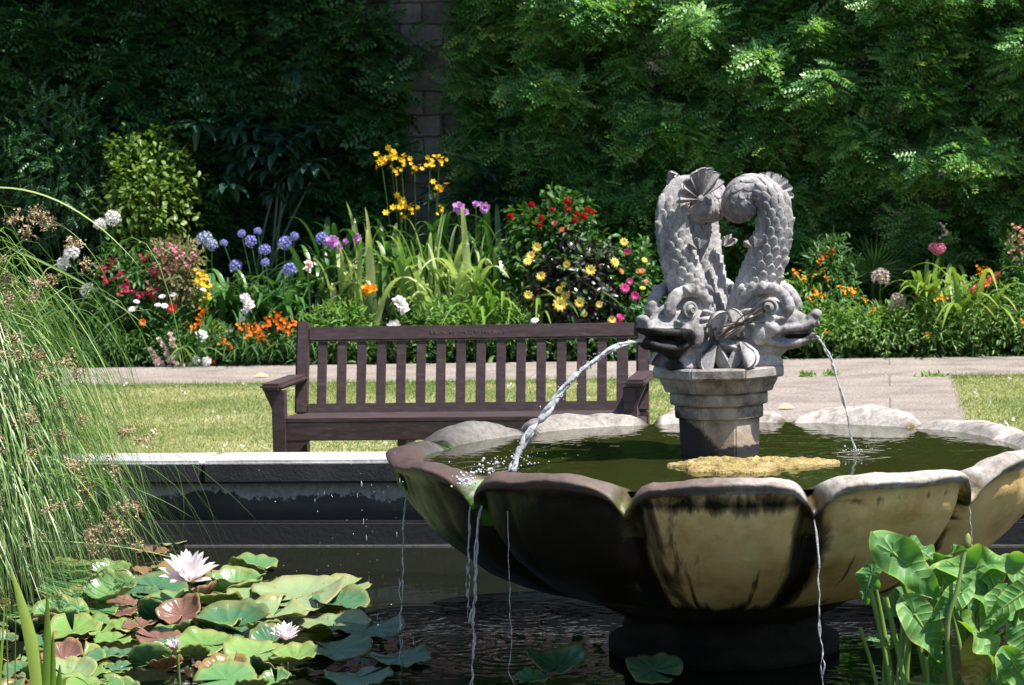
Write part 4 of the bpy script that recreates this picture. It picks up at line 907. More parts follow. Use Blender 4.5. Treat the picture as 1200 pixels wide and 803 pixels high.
for _ in range(22):
    q = np.array(cB) + rng.normal(0, 1, 3) * np.array([.3, .1, .18]); n = 8; a = np.arange(n) * 6.283 / n + rng.random(); el = rng.uniform(-.6, .4, n); D = np.stack([np.cos(a), np.sin(a) - .3, el], 1)
    scatter(mb, OVATE, np.repeat(q[None], n, 0), D, np.stack([-np.cos(a) * el, -np.sin(a) * el, 1 + 0 * a], 1), rng.uniform(.14, .22, n), rng.uniform(.045, .065, n), rng.random(n))
for k in range(4): mb.add(*tube(catmull([(cB.x + rng.normal(0, .06), cB.y, 0), (cB.x + rng.normal(0, .2), cB.y, 1.0), (cB.x + rng.normal(0, .3), cB.y, 1.5)], 10), .012, 6), 0)
fin(mb, t, G['dark_big'])
# tall yellow spikes
t = plant('yellow_lily', 'tall stems with clusters of yellow flowers before the bare stone wall', 'flowering plant', 485, 22.55); mb = MB()
lst = [(447, 190, 11), (458, 183, 12), (470, 187, 12), (486, 198, 7), (504, 192, 10), (515, 188, 9), (514, 222, 13), (468, 240, 13), (480, 244, 10), (474, 256, 8), (517, 246, 7), (463, 200, 8)]
put_flowers(t, lst, 22.5, 'cluster', 'gold', 10, stem_mb=mb); strap(mb, t.location + Vector((0, 0, .2)), 40, .55, .03, .25, (.8, 1.4)); fin(mb, t, G['mid'])
# agapanthus clump
t = plant('agapanthus_clump', 'clump of broad green strap leaves with violet-blue globe flowers', 'flowering plant', 320, 22.0); mb = MB()
lst = [(283, 274, 9), (294, 283, 12), (302, 271, 9), (310, 293, 13), (311, 308, 9), (276, 312, 12), (334, 285, 12), (345, 277, 9), (339, 316, 12), (262, 285, 7)]
put_flowers(t, [(a, b_, c * .8) for a, b_, c in lst], 22.0, 'umbel', 'blue', 11, (0, -.3, .95), mb, 'flower_head')
for px in np.linspace(255, 385, 12): strap(mb, gp(px, 22.3 + rng.uniform(-.15, .45)), 30, 1.12, .08, .09, (.6, 1.4), bias=(0, -.15))
fin(mb, t, G['agap'])
t = plant('agapanthus_clump', 'pale blue agapanthus heads in the shade behind pink foliage', 'flowering plant', 240, 22.4); mb = MB(); put_flowers(t, [(240, 280, 12), (248, 287, 9)], 22.4, 'umbel', 'paleblue', 11, (0, -.3, .95), mb, 'flower_head'); strap(mb, t.location, 30, .6, .045, .15); fin(mb, t, G['agap'])
t = plant('agapanthus_clump', 'white agapanthus heads rising beside the tall sedge', 'flowering plant', 120, 22.2); mb = MB(); put_flowers(t, [(117, 263, 10), (132, 256, 12), (84, 297, 11), (104, 341, 12), (74, 310, 9)], 22.1, 'umbel', 'white', 11, (0, -.3, .95), mb, 'flower_head'); strap(mb, t.location, 40, .6, .045, .3); fin(mb, t, G['agap'])
# front left mixture
t = bushy('pink_salvia', 'airy shrub of reddish foliage tipped with pink flowers', 'flowering plant', 205, 322, 66, 80, 22.0, G['pinkfol'], 1500, .07, .022, hollow=.2, dep=.3)
put_flowers(t, [(186, 296), (193, 303), (201, 290), (206, 296), (214, 299), (222, 304), (229, 300), (181, 315), (186, 320), (219, 312), (205, 310), (196, 318)], 21.75, 'cluster', 'pink', 6)
t = bushy('red_phlox', 'dark leafy plant with scattered crimson flowers next to sedge', 'flowering plant', 150, 355, 110, 130, 22.0, G['mid'], 1500, .08, .03, hollow=.2, dep=.35)
put_flowers(t, [(132, 308), (140, 322), (121, 316), (168, 304), (172, 343), (178, 348), (181, 341), (150, 332), (160, 345), (124, 330), (147, 340), (181, 320)], 21.7, 'cluster', 'crimson', 7)
t = plant('button_daisy', 'white button daisies beside a scarlet marigold', 'flowering plant', 185, 21.75); mb = MB(); put_flowers(t, [(160, 354), (190, 348), (203, 346), (185, 358), (193, 359), (155, 363), (238, 340)], 21.65, 'daisy', 'white', 5, (0, -.5, .85), mb); bush_foliage(mb, atv(188, 385, 21.8), .25, .15, .2, 500, .07, .03); fin(mb, t, G['mid'])
t = plant('marigold', 'single scarlet marigold below the white daisies', 'flower', 202, 21.66); mb = MB(); put_flowers(t, [(202, 361, 8)], 21.6, 'single', 'red', 8, (0, -.9, .4), mb); put_flowers(t, [(167, 378, 6)], 21.6, 'single', 'orange', 6, (0, -.9, .4), mb); bush_foliage(mb, atv(200, 395, 21.68), .12, .08, .14, 160, .06, .03); fin(mb, t, G['mid'])
t = plant('yellow_canna', 'upright yellow flower spikes left of the strap leaves', 'flowering plant', 237, 21.8); mb = MB(); put_flowers(t, [(233, 322, 8), (240, 326, 8), (236, 335, 9), (242, 338, 8), (243, 348, 7)], 21.75, 'cluster', 'gold', 8, stem_mb=mb); strap(mb, t.location, 26, .6, .035, .08, (.3, .9)); fin(mb, t, G['varieg'])
t = plant('orange_daylily', 'low clump of narrow leaves topped with orange flowers beside bench', 'flowering plant', 312, 21.65); mb = MB()
lst = [(282, 386, 8), (292, 392, 7), (300, 394, 8), (306, 390, 7), (313, 380, 8), (322, 376, 7), (331, 376, 8), (337, 381, 7), (336, 388, 7), (328, 384, 7), (300, 384, 7), (314, 403, 6), (250, 425, 7), (262, 400, 7), (268, 407, 7), (325, 370, 6), (345, 380, 6), (290, 383, 6), (308, 398, 6)]
put_flowers(t, lst, 21.48, 'cluster', 'orange', 7.5)
for px in np.linspace(258, 350, 11): strap(mb, gp(px, 21.65 + rng.uniform(-.05, .15)), 24, .42, .02, .05, (.9, 1.6), bias=(0, -.4))
fin(mb, t, G['agap'])
put = [(236, 372, 4), (233, 379, 8), (222, 384, 7), (238, 366, 7)]
t = plant('orange_daylily', 'few orange flowers tucked left of the white gladiolus', 'flower', 232, 21.8); mb = MB(); put_flowers(t, put, 21.7, 'cluster', 'orange', 6, stem_mb=mb); strap(mb, t.location, 18, .45, .025, .1); fin(mb, t, G['agap'])
def gladiolus(label, lst, v, colour, r, face=(0, -.25, 1)):
    t = plant('gladiolus', label, 'flower', lst[0][0], v); mb = MB(); put_flowers(t, lst, v - .05, 'bloom', colour, r, (.3, -.6, .75), mb); strap(mb, t.location, 9, .55, .03, .05, (.2, .7)); fin(mb, t, G['agap'])
gladiolus('white gladiolus in front of the strap leaves, stem broken low', [(288, 350, 9), (291, 358, 8), (286, 366, 6), (284, 374, 5)], 21.7, 'white', 8)
gladiolus('white and pale pink bloom on a tall stem right of the blue heads', [(361, 311, 7), (360, 317, 6)], 21.75, 'blush', 7)
gladiolus('white ruffled blooms leaning over the path edge', [(236, 394, 10), (237, 414, 11), (242, 424, 8), (229, 422, 6)], 21.5, 'white', 9)
t = plant('gladiolus', 'fallen gladiolus spikes of faded pink lying at path edge', 'flower', 200, 21.45); mb = MB()
for (a, b_) in (((186, 398), (204, 428)), ((176, 410), (188, 428)), ((200, 392), (206, 420)), ((190, 432), (236, 428))):
    pa_, pb = atv(*a, 21.45), atv(*b_, 21.45); P = catmull([pb, (pa_ + pb) / 2 + Vector((0, 0, .02)), pa_], 10); mb.add(*tube(P, .008, 5), .5)
    for q in np.linspace(0, 1, 6): o = child(fmesh('bloom', 'blush', int(q * 10) % 3), 'flower', t, pa_.lerp(pb, q) - t.location, (rng.uniform(-.5, .5) + 1.2, rng.uniform(-.6, .6), rng.uniform(0, 6)), msz(3.5 + 3 * q, pa_))
strap(mb, gp(222, 21.5), 14, .4, .025, .08, (1, 1.6), bias=(.3, -.5)); fin(mb, t, G['herb'])
# crinum / strap leaves behind bench
t = plant('crinum_clump', 'tall pale cream-striped strap leaves behind the bench back', 'plant', 470, 22.0); mb = MB()
for px in np.linspace(395, 570, 17):
    strap(mb, gp(px, 22.2 + rng.uniform(-.2, .35)), 15, 1.3 + .2 * math.sin(px), .08, .06, (.15, .95), 12, rb=.55 + .25 * math.sin(px * .05), bias=(0, -.15))
fin(mb, t, G['crinum'])
t = plant('crinum_clump', 'dark green strap leaves in shade behind the pale ones', 'plant', 455, 22.7); mb = MB()
for px in np.linspace(375, 590, 16): strap(mb, gp(px, 22.75 + rng.uniform(-.2, .25)), 14, 1.65, .085, .08, (.4, 1.1), 10, rb=.3)
fin(mb, t, G['agap'])
t = plant('crinum_clump', 'bright arching strap leaves between pale leaves and dahlias', 'plant', 590, 21.95); mb = MB()
for px in np.linspace(562, 625, 7): strap(mb, gp(px, 21.9 + rng.uniform(-.15, .25)), 14, 1.1, .05, .07, (.5, 1.4), 10, rb=.5, bias=(.25, -.2))
fin(mb, t, G['varieg'])
t = plant('lilac_crinum', 'lilac trumpet flowers on tall stems amid shaded strap leaves', 'flower', 550, 22.4); mb = MB(); put_flowers(t, [(537, 244, 9), (567, 243, 8), (545, 250, 6), (558, 240, 6)], 22.3, 'bloom', 'lilac', 8, (0, -.8, .3), mb); strap(mb, t.location, 14, .9, .04, .06); fin(mb, t, G['agap'])
t = plant('lilac_crinum', 'lilac flowers above the agapanthus near bare wall', 'flower', 395, 22.4); mb = MB(); put_flowers(t, [(390, 284, 9), (418, 279, 8), (398, 290, 6), (405, 283, 5)], 22.2, 'bloom', 'lilac', 8, (0, -.8, .3), mb); put_flowers(t, [(377, 280, 10)], 22.3, 'umbel', 'blue', 9, (0, -.3, 1), mb); strap(mb, t.location, 14, .8, .04, .06); fin(mb, t, G['agap'])
t = plant('white_phlox', 'two white rounded blooms just above the bench back', 'flower', 466, 21.6); mb = MB(); put_flowers(t, [(468, 356, 11), (472, 362, 8), (462, 384, 11), (455, 388, 8)], 21.45, 'bloom', 'white', 10, (.3, -.5, .8), mb); fin(mb, t, G['mid'])
t = plant('orange_lily', 'single orange flower among pale strap leaves', 'flower', 433, 21.65); mb = MB(); put_flowers(t, [(430, 340, 9), (437, 339, 7)], 21.6, 'bloom', 'amber', 8, (0, -.8, .5), mb); fin(mb, t, G['mid'])
t = plant('button_daisy', 'lone white daisy right above the bench back', 'flower', 627, 21.55); mb = MB(); put_flowers(t, [(627, 376, 5)], 21.5, 'daisy', 'white', 5, (0, -.5, .8), mb); fin(mb, t, G['mid'])
for (px, w_, lab) in ((400, 95, 'low feathery herb behind the left of bench back'), (520, 110, 'low feathery herb behind the middle of bench back'), (600, 70, 'low feathery herb under the dahlias behind bench')):
    bushy('feathery_herb', lab, 'plant', px, 385, w_, 70, 21.7, G['herb'], 900, .075, .018, DIAMOND, .2, .2, 'low herbs along the bed front')
for (px, w_, lab) in ((140, 100, 'low herb at the path edge next to the sedge'), (215, 90, 'low herb at the path edge below the white gladiolus'), (290, 120, 'low herb at the path edge under the orange flowers'), (365, 80, 'low herb at the path edge behind the left bench post')):
    bushy('feathery_herb', lab, 'plant', px, 412, w_, 46, 21.58, G['mid'], 700, .075, .02, DIAMOND, .2, .16, 'low herbs along the bed front')
# dahlias
t = bushy('red_dahlia', 'green dahlia bush topped with red pompon flowers', 'flowering plant', 655, 285, 110, 110, 22.3, G['mid'], 2600, .085, .045, hollow=.3, dep=.35)
put_flowers(t, [(598, 254, 5), (623, 240, 5), (634, 256, 4), (632, 264, 5), (665, 236, 5), (665, 245, 4.5), (688, 246, 5), (684, 254, 5.5), (693, 249, 5), (674, 258, 4), (647, 246, 3.5), (676, 250, 4)], 22.0, 'pompon', 'red', 5, (0, -.6, .7), None, 'flower', .2)
put_flowers(t, [(658, 270, 5), (650, 262, 4), (668, 268, 4)], 21.95, 'single', 'coral', 5)
t = bushy('purple_dahlia', 'dark purple-leaved dahlia bush with pale yellow flowers', 'flowering plant', 678, 338, 112, 110, 21.95, G['purple'], 2700, .08, .042, hollow=.3, dep=.33)
mb = MB(); c_ = atv(678, 335, 21.95); bush_foliage(mb, c_, .5, .36, .45, 600, .085, .042, hollow=.3); mb.build('green_foliage', G['mid'], t, origin=t.location)
put_flowers(t, [(629, 290, 7), (618, 307, 6), (622, 300, 6), (634, 324, 7), (619, 346, 7.5), (656, 357, 9), (662, 347, 7), (661, 334, 6), (679, 355, 8.5), (692, 317, 9), (720, 308, 8), (664, 310, 5), (702, 357, 6), (731, 284, 6), (717, 375, 7), (655, 340, 5), (685, 368, 4)], 21.6, 'single', 'yellow', 7, (0, -.95, .3), None, 'flower', .2)
t = bushy('magenta_dahlia', 'leafy dahlia with magenta and coral flowers by the fish', 'flowering plant', 742, 342, 62, 120, 22.0, G['mid'], 1300, .07, .035, hollow=.25, dep=.3)
put_flowers(t, [(735, 295, 5), (732, 338, 7), (744, 347, 6.5), (724, 378, 7), (729, 384, 6), (738, 330, 5), (727, 372, 6)], 21.65, 'single', 'magenta', 6, (0, -.9, .4)); put_flowers(t, [(728, 318, 5), (752, 318, 5), (757, 330, 4)], 21.65, 'single', 'coral', 5)
put_flowers(t, [(755, 305, 4), (748, 318, 4), (753, 338, 4)], 21.7, 'single', 'yellow', 4)
# right part of the bed
t = bushy('orange_wallflower', 'tall leafy plant with orange flowers right of the fish', 'flowering plant', 972, 335, 62, 110, 22.0, G['mid'], 1500, .09, .022, hollow=.15, dep=.25)
put_flowers(t, [(966, 298, 5), (975, 297, 6), (960, 310, 5), (966, 318, 4), (957, 321, 4), (969, 327, 4), (976, 293, 5), (963, 303, 4)], 21.8, 'cluster', 'orange', 5)
t = bushy('amber_wallflower', 'bushy plant with amber yellow flower clusters behind right fish head', 'flowering plant', 950, 360, 110, 80, 21.9, G['herb'], 1400, .08, .022, hollow=.2, dep=.3)
put_flowers(t, [(933, 321, 6), (943, 326, 5), (988, 340, 7), (1000, 343, 7), (955, 344, 7), (962, 347, 6), (952, 354, 5), (1024, 363, 5), (1013, 352, 4)], 21.6, 'cluster', 'amber', 6)
t = plant('dwarf_palm', 'small fan palm with stiff spiky leaves before dark climber', 'palm', 1022, 22.2); mb = MB(); c = atv(1022, 316, 22.2)
for k in range(5):
    n = 22; a = np.linspace(-.3, math.pi + .3, n); q = np.array(c) + rng.normal(0, .06, 3); f = np.stack([np.cos(a), -.35 + .5 * rng.normal(0, .4) + 0 * a, np.sin(a) * .95], 1); scatter(mb, DIAMOND, np.repeat(q[None], n, 0), f, np.repeat(np.array([[0, -1., .3]]), n, 0) + rng.normal(0, .1, (n, 3)), rng.uniform(.24, .36, n), .03, rng.random(n))
mb.add(*tube([gp(1022, 22.2), c], .02, 6), 0); fin(mb, t, G['mid'])
t = plant('allium', 'dry pinkish allium globe on a thin stem', 'flower', 1032, 21.75); mb = MB(); put_flowers(t, [(1032, 325, 13)], 21.7, 'umbel', 'straw', 13, (0, -.2, 1), mb, 'flower_head'); strap(mb, t.location, 10, .35, .02, .05); fin(mb, t, G['herb'])
t = plant('allium', 'faded pale seed head low among green herbs', 'flower', 1052, 21.65); mb = MB(); put_flowers(t, [(1052, 353, 12), (1046, 360, 9), (1060, 362, 8)], 21.6, 'umbel', 'straw', 12, (0, -.2, 1), mb, 'flower_head'); fin(mb, t, G['herb'])
t = plant('yucca', 'rosette of stiff yellow-edged sword leaves in right border', 'plant', 1085, 21.9); mb = MB(); strap(mb, gp(1085, 21.75) + Vector((0, 0, .28)), 46, .68, .055, .03, (.35, 1.3), 8, rb=.75); fin(mb, t, G['varieg'])
t = plant('arching_lily', 'arching pale strap leaves right of the yellow-edged rosette', 'plant', 1130, 21.9); mb = MB()
for px in (1105, 1118, 1132, 1145): strap(mb, gp(px, 21.7), 8, 1.25, .06, .04, (.6, 1.3), 12, rb=.8)
fin(mb, t, G['varieg'])
t = plant('pink_crinum', 'bright pink flower head on a tall stem at right', 'flower', 1098, 21.9); mb = MB(); put_flowers(t, [(1094, 290, 8), (1102, 291, 8), (1098, 294, 7)], 21.85, 'umbel', 'pink', 8, (0, -.6, .6), mb, 'flower_head'); put_flowers(t, [(1105, 266, 6), (1108, 274, 5)], 21.9, 'cluster', 'straw', 5, stem_mb=mb); fin(mb, t, G['mid'])
t = plant('coral_gladiolus', 'leaning coral orange flower spike in right border', 'flower', 1155, 21.75); mb = MB(); put_flowers(t, [(1146, 338, 7), (1154, 333, 8), (1162, 328, 8), (1170, 323, 7), (1140, 340, 5)], 21.7, 'bloom', 'coral', 7, (-.3, -.8, .4), mb); put_flowers(t, [(1148, 316, 5), (1158, 317, 5), (1104, 350, 6)], 21.7, 'cluster', 'amber', 5, stem_mb=mb); strap(mb, t.location, 14, .55, .03, .08, (.2, .7)); fin(mb, t, G['herb'])
t = bushy('salmon_penstemon', 'tall reddish salmon flower spires at the right edge', 'flowering plant', 1196, 330, 60, 110, 21.9, G['mid'], 900, .09, .024, hollow=.1, dep=.25)
put_flowers(t, [(1190, 268, 6), (1186, 280, 6), (1194, 282, 7), (1198, 272, 7), (1188, 292, 6), (1197, 296, 7), (1193, 306, 6), (1186, 300, 5), (1203, 288, 7)], 21.8, 'cluster', 'salmon', 6)
for i, (px, py, w_, h_, lab) in enumerate(((960, 385, 110, 60, 'bright green feathery herb spilling over path behind right fish'), (1030, 388, 110, 62, 'bright green feathery herb under the allium globes'), (1095, 388, 100, 66, 'bright green feathery herb under the yellow-edged rosette'), (1155, 378, 110, 90, 'tall feathery herb under the coral flower spike'), (1215, 378, 90, 90, 'feathery herb at the right edge of the bed'))):
    t = bushy('feathery_herb', lab, 'plant', px, py, w_, h_, 21.72, G['herb'], 2600, .07, .016, DIAMOND, .15, .32)
    if i in (0, 3, 2): put_flowers(t, {0: [(969, 390, 3), (944, 372, 3)], 2: [(1088, 393, 5), (1102, 349, 5)], 3: [(1199, 378, 5), (1150, 320, 4)]}[i], 21.4, 'cluster', 'amber', 4)

for (px, py, w_, lab) in ((946, 441, 10, 'small green weed in the paving joint left of the thin jet'), (973, 440, 9, 'small yellowing weed in the paving joint behind the thin jet'), (1095, 441, 22, 'flat strip of weeds along the paving joint at right')):
    p = atz(px, py, .008); mb = MB(); n = 60; Q = np.array(p) + rng.normal(0, 1, (n, 3)) * np.array([msz(w_, p) * .45, .03, 0]); scatter(mb, DIAMOND, Q, rdir(n, .7), rdir(n, 1), rng.uniform(.03, .07, n), .018, rng.random(n)); tag(mb.build('weed_tuft', G['herb']), lab, 'weed')
# fallen leaves on the path
for (px, py, lab) in ((298, 441, 'curled dry orange leaf lying on the path behind the bench'), (912, 478, 'small pale dry leaf lying on the path by the bowl')):
    p = atz(px, py, .02); mb = MB(); scatter(mb, OVATE, np.array([p]), np.array([[1, .2, .05]]), np.array([[.2, -.4, 1]]), .13, .08, .6); tag(mb.build('fallen_leaf', G['seed']), lab, 'leaf')

# ------------------------------------------------------------------ pond plants
def sedge():
    t = thing('sedge_clump', 'tall fountain-like sedge with arching blades and brown seed heads', 'sedge', Vector((-2.6, 9.75, ZW))); c = np.array(t.location); mb = MB()
    n = 5200; a = rng.uniform(-2.7, 1.5, n); d = np.stack([np.cos(a), np.sin(a), 0 * a], 1); R = rng.uniform(.2, 1.08, n); H = rng.uniform(.8, 2.1, n) * np.interp(R, [.35, 1.12], [1.05, .95])
    P0 = c + rng.normal(0, .13, (n, 3)) * np.array([1, 1, 0]); P1 = P0 + d * (R * rng.uniform(.3, .85, n))[:, None] + np.array([0, 0, 1]) * (H * 1.25)[:, None] + rng.normal(0, .07, (n, 3))
    P2 = P0 + d * R[:, None] + rng.normal(0, .13, (n, 3)); P2[:, 2] = c[2] + H * rng.uniform(-.35, .6, n) * np.interp(R, [.35, 1.12], [1.1, .55]); P2[:, 2] = np.maximum(P2[:, 2], .02)
    blades(mb, P0, P1, P2, rng.uniform(.005, .014, n), 12, rng.random(n)**1.3, .2)
    # long single blades sweeping right
    for (q0, q1, q2, w_, r) in (((-40, 225), (70, 200), (168, 318), .020, .9), ((-40, 240), (90, 235), (128, 335), .010, .8), ((10, 290), (110, 330), (176, 386), .011, .7), ((-20, 640), (120, 622), (250, 668), .010, .8), ((-20, 620), (150, 655), (190, 700), .008, .5), ((60, 470), (240, 480), (212, 640), .006, .5), ((20, 300), (150, 400), (180, 640), .010, .8), ((40, 420), (150, 520), (200, 660), .009, .6), ((-10, 560), (130, 540), (230, 610), .007, .6)):
        y = 9.45; blades(mb, np.array([aty(*q0, y)]), np.array([aty(*q1, y - .15)]), np.array([aty(*q2, y - .2)]), w_, 16, r, .2, .6)
    fin(mb, t, G['sedge'], 'blades')
    # seed heads
    src = []
    for s in range(4):
        mb = MB(); r = np.random.default_rng(40 + s); k = 90; br = r.normal(0, 1, (9, 3)) * np.array([.034, .034, .034]); P = br[r.integers(0, 9, k)] * r.uniform(.3, 1.1, (k, 1)) + r.normal(0, .008, (k, 3))
        scatter(mb, DIAMOND, P, r.normal(0, 1, (k, 3)), r.normal(0, 1, (k, 3)), r.uniform(.010, .02, k), .010, r.random(k))
        for b_ in br: mb.add(*tube([(0, 0, 0), tuple(b_ * 1.05)], .0012, 4), .3)
        o = mb.build('seed_tmp', G['seed']); src.append(o.data); bpy.data.objects.remove(o)
    spots = []
    for _ in range(58):                                   # over the visible slope of the mound
        q = rng.random(); px = rng.uniform(-10, 60 + 120 * q); py = 255 + q * 400 + rng.normal(0, 14)
        lim = np.interp(py, [240, 300, 400, 500, 600, 660], [45, 95, 150, 160, 165, 165])
        if px > lim: px = rng.uniform(0, lim)
        spots.append((px, py))
    spots += [(150, 505), (168, 515), (160, 640), (140, 625), (105, 630), (110, 650), (130, 600), (60, 265), (85, 285), (40, 250), (100, 310), (125, 640)]
    for i, (px, py) in enumerate(spots):
        y = 9.15 + rng.uniform(-.25, .35); p = aty(px, py, y); child(src[i % 4], 'seed_head', t, p - t.location, rng.uniform(0, 6, 3), rng.uniform(.45, .9))
sedge()
def iris():
    t = thing('iris_clump', 'upright yellow-green sword blades rising at the lower left corner', 'plant', atz(45, 830, ZW)); mb = MB(); y = t.location.y
    for (b_, m, tp, w_, r) in (((50, 840), (40, 740), (11, 664), .05, .85), ((54, 840), (56, 760), (55, 690), .034, .3), ((60, 840), (62, 790), (62, 738), .026, .35), ((64, 840), (68, 800), (70, 778), .032, .4), ((70, 800), (85, 785), (104, 803), .018, .8), ((10, 840), (8, 760), (7, 670), .006, .8), ((18, 840), (17, 770), (19, 690), .005, .7), ((-4, 840), (2, 770), (6, 700), .012, .6)):
        blades(mb, np.array([aty(*b_, y)]), np.array([aty(*m, y)]), np.array([aty(*tp, y)]), w_, 14, r, .2, .85, (1, .25 * rng.normal(), 0))
    fin(mb, t, G['iris'], 'blades')
iris()
# lily pads -----------------------------------------------------------------
def padmat(name, top, back, rough=.2, edge=(.36, .22, .05)):
    m = leafmat(name, top, rough, .2, .5, (1.3, 1.5, .4), 5, back); nt = m.node_tree; b = nt.nodes['Principled BSDF']
    tc = nt.nodes.new('ShaderNodeTexCoord'); at = N_(nt, 'ShaderNodeAttribute', attribute_name='vein'); rd = N_(nt, 'ShaderNodeAttribute', attribute_name='rim')
    src = b.inputs['Base Color'].links[0].from_socket; n1 = ntex(nt, 9, 5, .65, vec=tc.outputs['Object']); n2 = ntex(nt, 38, 4, .6, vec=tc.outputs['Object'])
    e = ramp(nt, [(.78, (0, 0, 0)), (.98, (1, 1, 1))], math_(nt, 'ADD', rd.outputs['Fac'], math_(nt, 'MULTIPLY', math_(nt, 'SUBTRACT', n1, .5), .9))).outputs[0]
    c = mixc(nt, math_(nt, 'MULTIPLY', e, .35), src, (*edge, 1))
    sp = ramp(nt, [(.62, (0, 0, 0)), (.70, (1, 1, 1))], n2).outputs[0]; c = mixc(nt, math_(nt, 'MULTIPLY', sp, .45), c, (.10, .075, .03, 1))
    vn = math_(nt, 'POWER', math_(nt, 'ABSOLUTE', math_(nt, 'SINE', math_(nt, 'MULTIPLY', at.outputs['Fac'], 31.4))), .35)
    c = mixc(nt, math_(nt, 'MULTIPLY', math_(nt, 'SUBTRACT', 1, vn), .4), c, mixc(nt, .5, c, (.4, .45, .2, 1))); nt.links.new(c, b.inputs['Base Color'])
    nt.links.new(ramp(nt, [(.3, (rough * .7,) * 3), (.7, (rough * 1.9,) * 3)], n1).outputs[0], b.inputs['Roughness'])
    bump(nt, b, math_(nt, 'ADD', vn, math_(nt, 'MULTIPLY', n2, 1.6)), .3, .005); return m
PM = {'fresh green': padmat('pad_green', [(.06, .19, .06), (.11, .26, .085), (.2, .35, .13)], (.26, .24, .05, 1)),
      'yellow-green': padmat('pad_yellow', [(.09, .23, .05), (.16, .30, .075), (.27, .37, .12)], (.42, .28, .04, 1)),
      'bronze': padmat('pad_bronze', [(.13, .13, .04), (.24, .15, .06), (.28, .12, .07)], (.36, .17, .04, 1)),
      'dusky red': padmat('pad_red', [(.12, .05, .035), (.2, .09, .07), (.26, .15, .12)], (.22, .07, .04, 1)),
      'blue-green': padmat('pad_shade', [(.04, .13, .06), (.06, .17, .08), (.09, .2, .1)], (.14, .14, .05, 1)),  # pad green with shade tinted in: darker and bluer
      'pale green': padmat('pad_pale', [(.15, .26, .09), (.23, .32, .14), (.34, .41, .22)], (.4, .34, .1, 1))}
def pad(p, r, tone, tilt=0.0, tdir=0.0, cup=0.0, fold=0.0, spin=0.0, label='', seed=0):
    n, m = 9, 52; V, vein, R, rim = [], [], [], []; rr = np.random.default_rng(seed + 900); ph = rr.uniform(0, 6, 4); nt_ = .16
    Rm = Matrix.Rotation(tdir, 3, 'Z') @ Matrix.Rotation(tilt, 3, 'X') @ Matrix.Rotation(spin, 3, 'Z')
    for i in range(n):
        s_ = i / (n - 1)
        for j in range(m):
            a = nt_ + (2 * math.pi - 2 * nt_) * j / (m - 1); k = 1 + .04 * math.sin(3 * a + ph[0]) + .025 * math.sin(5 * a + ph[1]) + .012 * math.sin(13 * a + ph[3])
            x, y = r * k * s_ * math.cos(a), r * k * s_ * math.sin(a)
            z = r * (cup * s_**3 + .11 * s_**2 * math.sin(2 * a + ph[2]) + .06 * s_**3 * math.sin(3 * a + ph[1]) + .035 * s_**4 * math.sin(7 * a + ph[3]) + fold * abs(y / r)**1.5 * (1 if fold > 0 else 1)) + .008 * s_ * abs(math.cos(a * 5))
            V.append(tuple(Rm @ Vector((x, y, z)))); vein.append(a / 6.283); rim.append(s_); R.append(.35 + .4 * rr.random() * .3 + .25 * s_)
    zmin = min(v[2] for v in V); mb = MB(); base = rr.random() * .35
    mb.add(np.array(V), gridfaces(n, m), np.array(R) + base - .15)
    o = mb.build('lily_pad', PM[tone]); o.data.attributes.new('vein', 'FLOAT', 'POINT').data.foreach_set('value', np.array(vein, np.float32))
    o.data.attributes.new('rim', 'FLOAT', 'POINT').data.foreach_set('value', np.array(rim, np.float32))
    sol = o.modifiers.new('thickness', 'SOLIDIFY'); sol.thickness = .0035; sol.offset = -1
    o.location = (p.x, p.y, p.z); return tag(o, label, 'lily pad', 'water lily pads on the pond')
cnt = [0]
def padpx(px, py, rpx, tone, tilt=0, tdir=0, cup=0, fold=0, lift=0.0, label=''):
    cnt[0] += 1; p = atz(px, py, ZW + .012 + lift * .85); r = msz(rpx * .9, p); tilt *= .85
    pad(p, r, tone, math.radians(tilt), math.radians(tdir), cup, fold, rng.uniform(0, 6.28), label, cnt[0])
R_ = math.radians
# tilt > 0 lifts the far rim, so the upper face turns to the camera
padpx(72, 682, 46, 'fresh green', 32, 12, .12, 0, .09, 'large fresh green pad tilted upright at the left under drooping sedge')
padpx(130, 697, 36, 'fresh green', 24, -8, .42, 0, .10, 'fresh green cupped pad with bright glare left of the pink bloom')
padpx(182, 690, 44, 'blue-green', 14, 10, .05, 0, .05, 'blue-green pad directly behind and left of the pink bloom')
padpx(200, 708, 40, 'fresh green', 10, 0, .05, 0, .05, 'green pad catching the shadow of the pink bloom')
padpx(236, 704, 28, 'dusky red', -30, 60, .3, .3, .05, 'dusky red folded pad standing below the pink bloom')
padpx(214, 722, 30, 'dusky red', 38, -20, .25, .25, .09, 'dusky red veined pad curled up below the pink bloom')
padpx(278, 690, 36, 'fresh green', 18, -15, .25, .2, .06, 'green pad with dark folded side right of the pink bloom')
padpx(300, 700, 40, 'pale green', 12, 10, .1, 0, .05, 'pale green pad next to the curled brown leaf edge')
padpx(352, 700, 62, 'pale green', 11, -6, .08, .15, .04, 'broad pale green pad with folded dark rim near outer edge of raft')
padpx(400, 690, 40, 'pale green', 4, 20, .1, 0, .02, 'pale upturned pad tip at the far outer edge of the raft')
padpx(398, 708, 38, 'blue-green', 14, 30, .2, 0, .02, 'dark green pad tucked behind the broad pale pad')
padpx(320, 722, 46, 'pale green', 10, 20, .15, .1, .04, 'pale green pad with turned rim behind the small white bloom')
padpx(270, 735, 50, 'blue-green', 12, 0, .18, .25, .05, 'mottled green pad with striped turned rim left of small white bloom')
padpx(240, 757, 38, 'yellow-green', 20, -5, .1, 0, .07, 'bright yellow-green pad with white glare right of the half-open bud')
padpx(300, 768, 42, 'yellow-green', 16, 15, .1, 0, .06, 'oval yellow-green pad in front of the small white bloom')
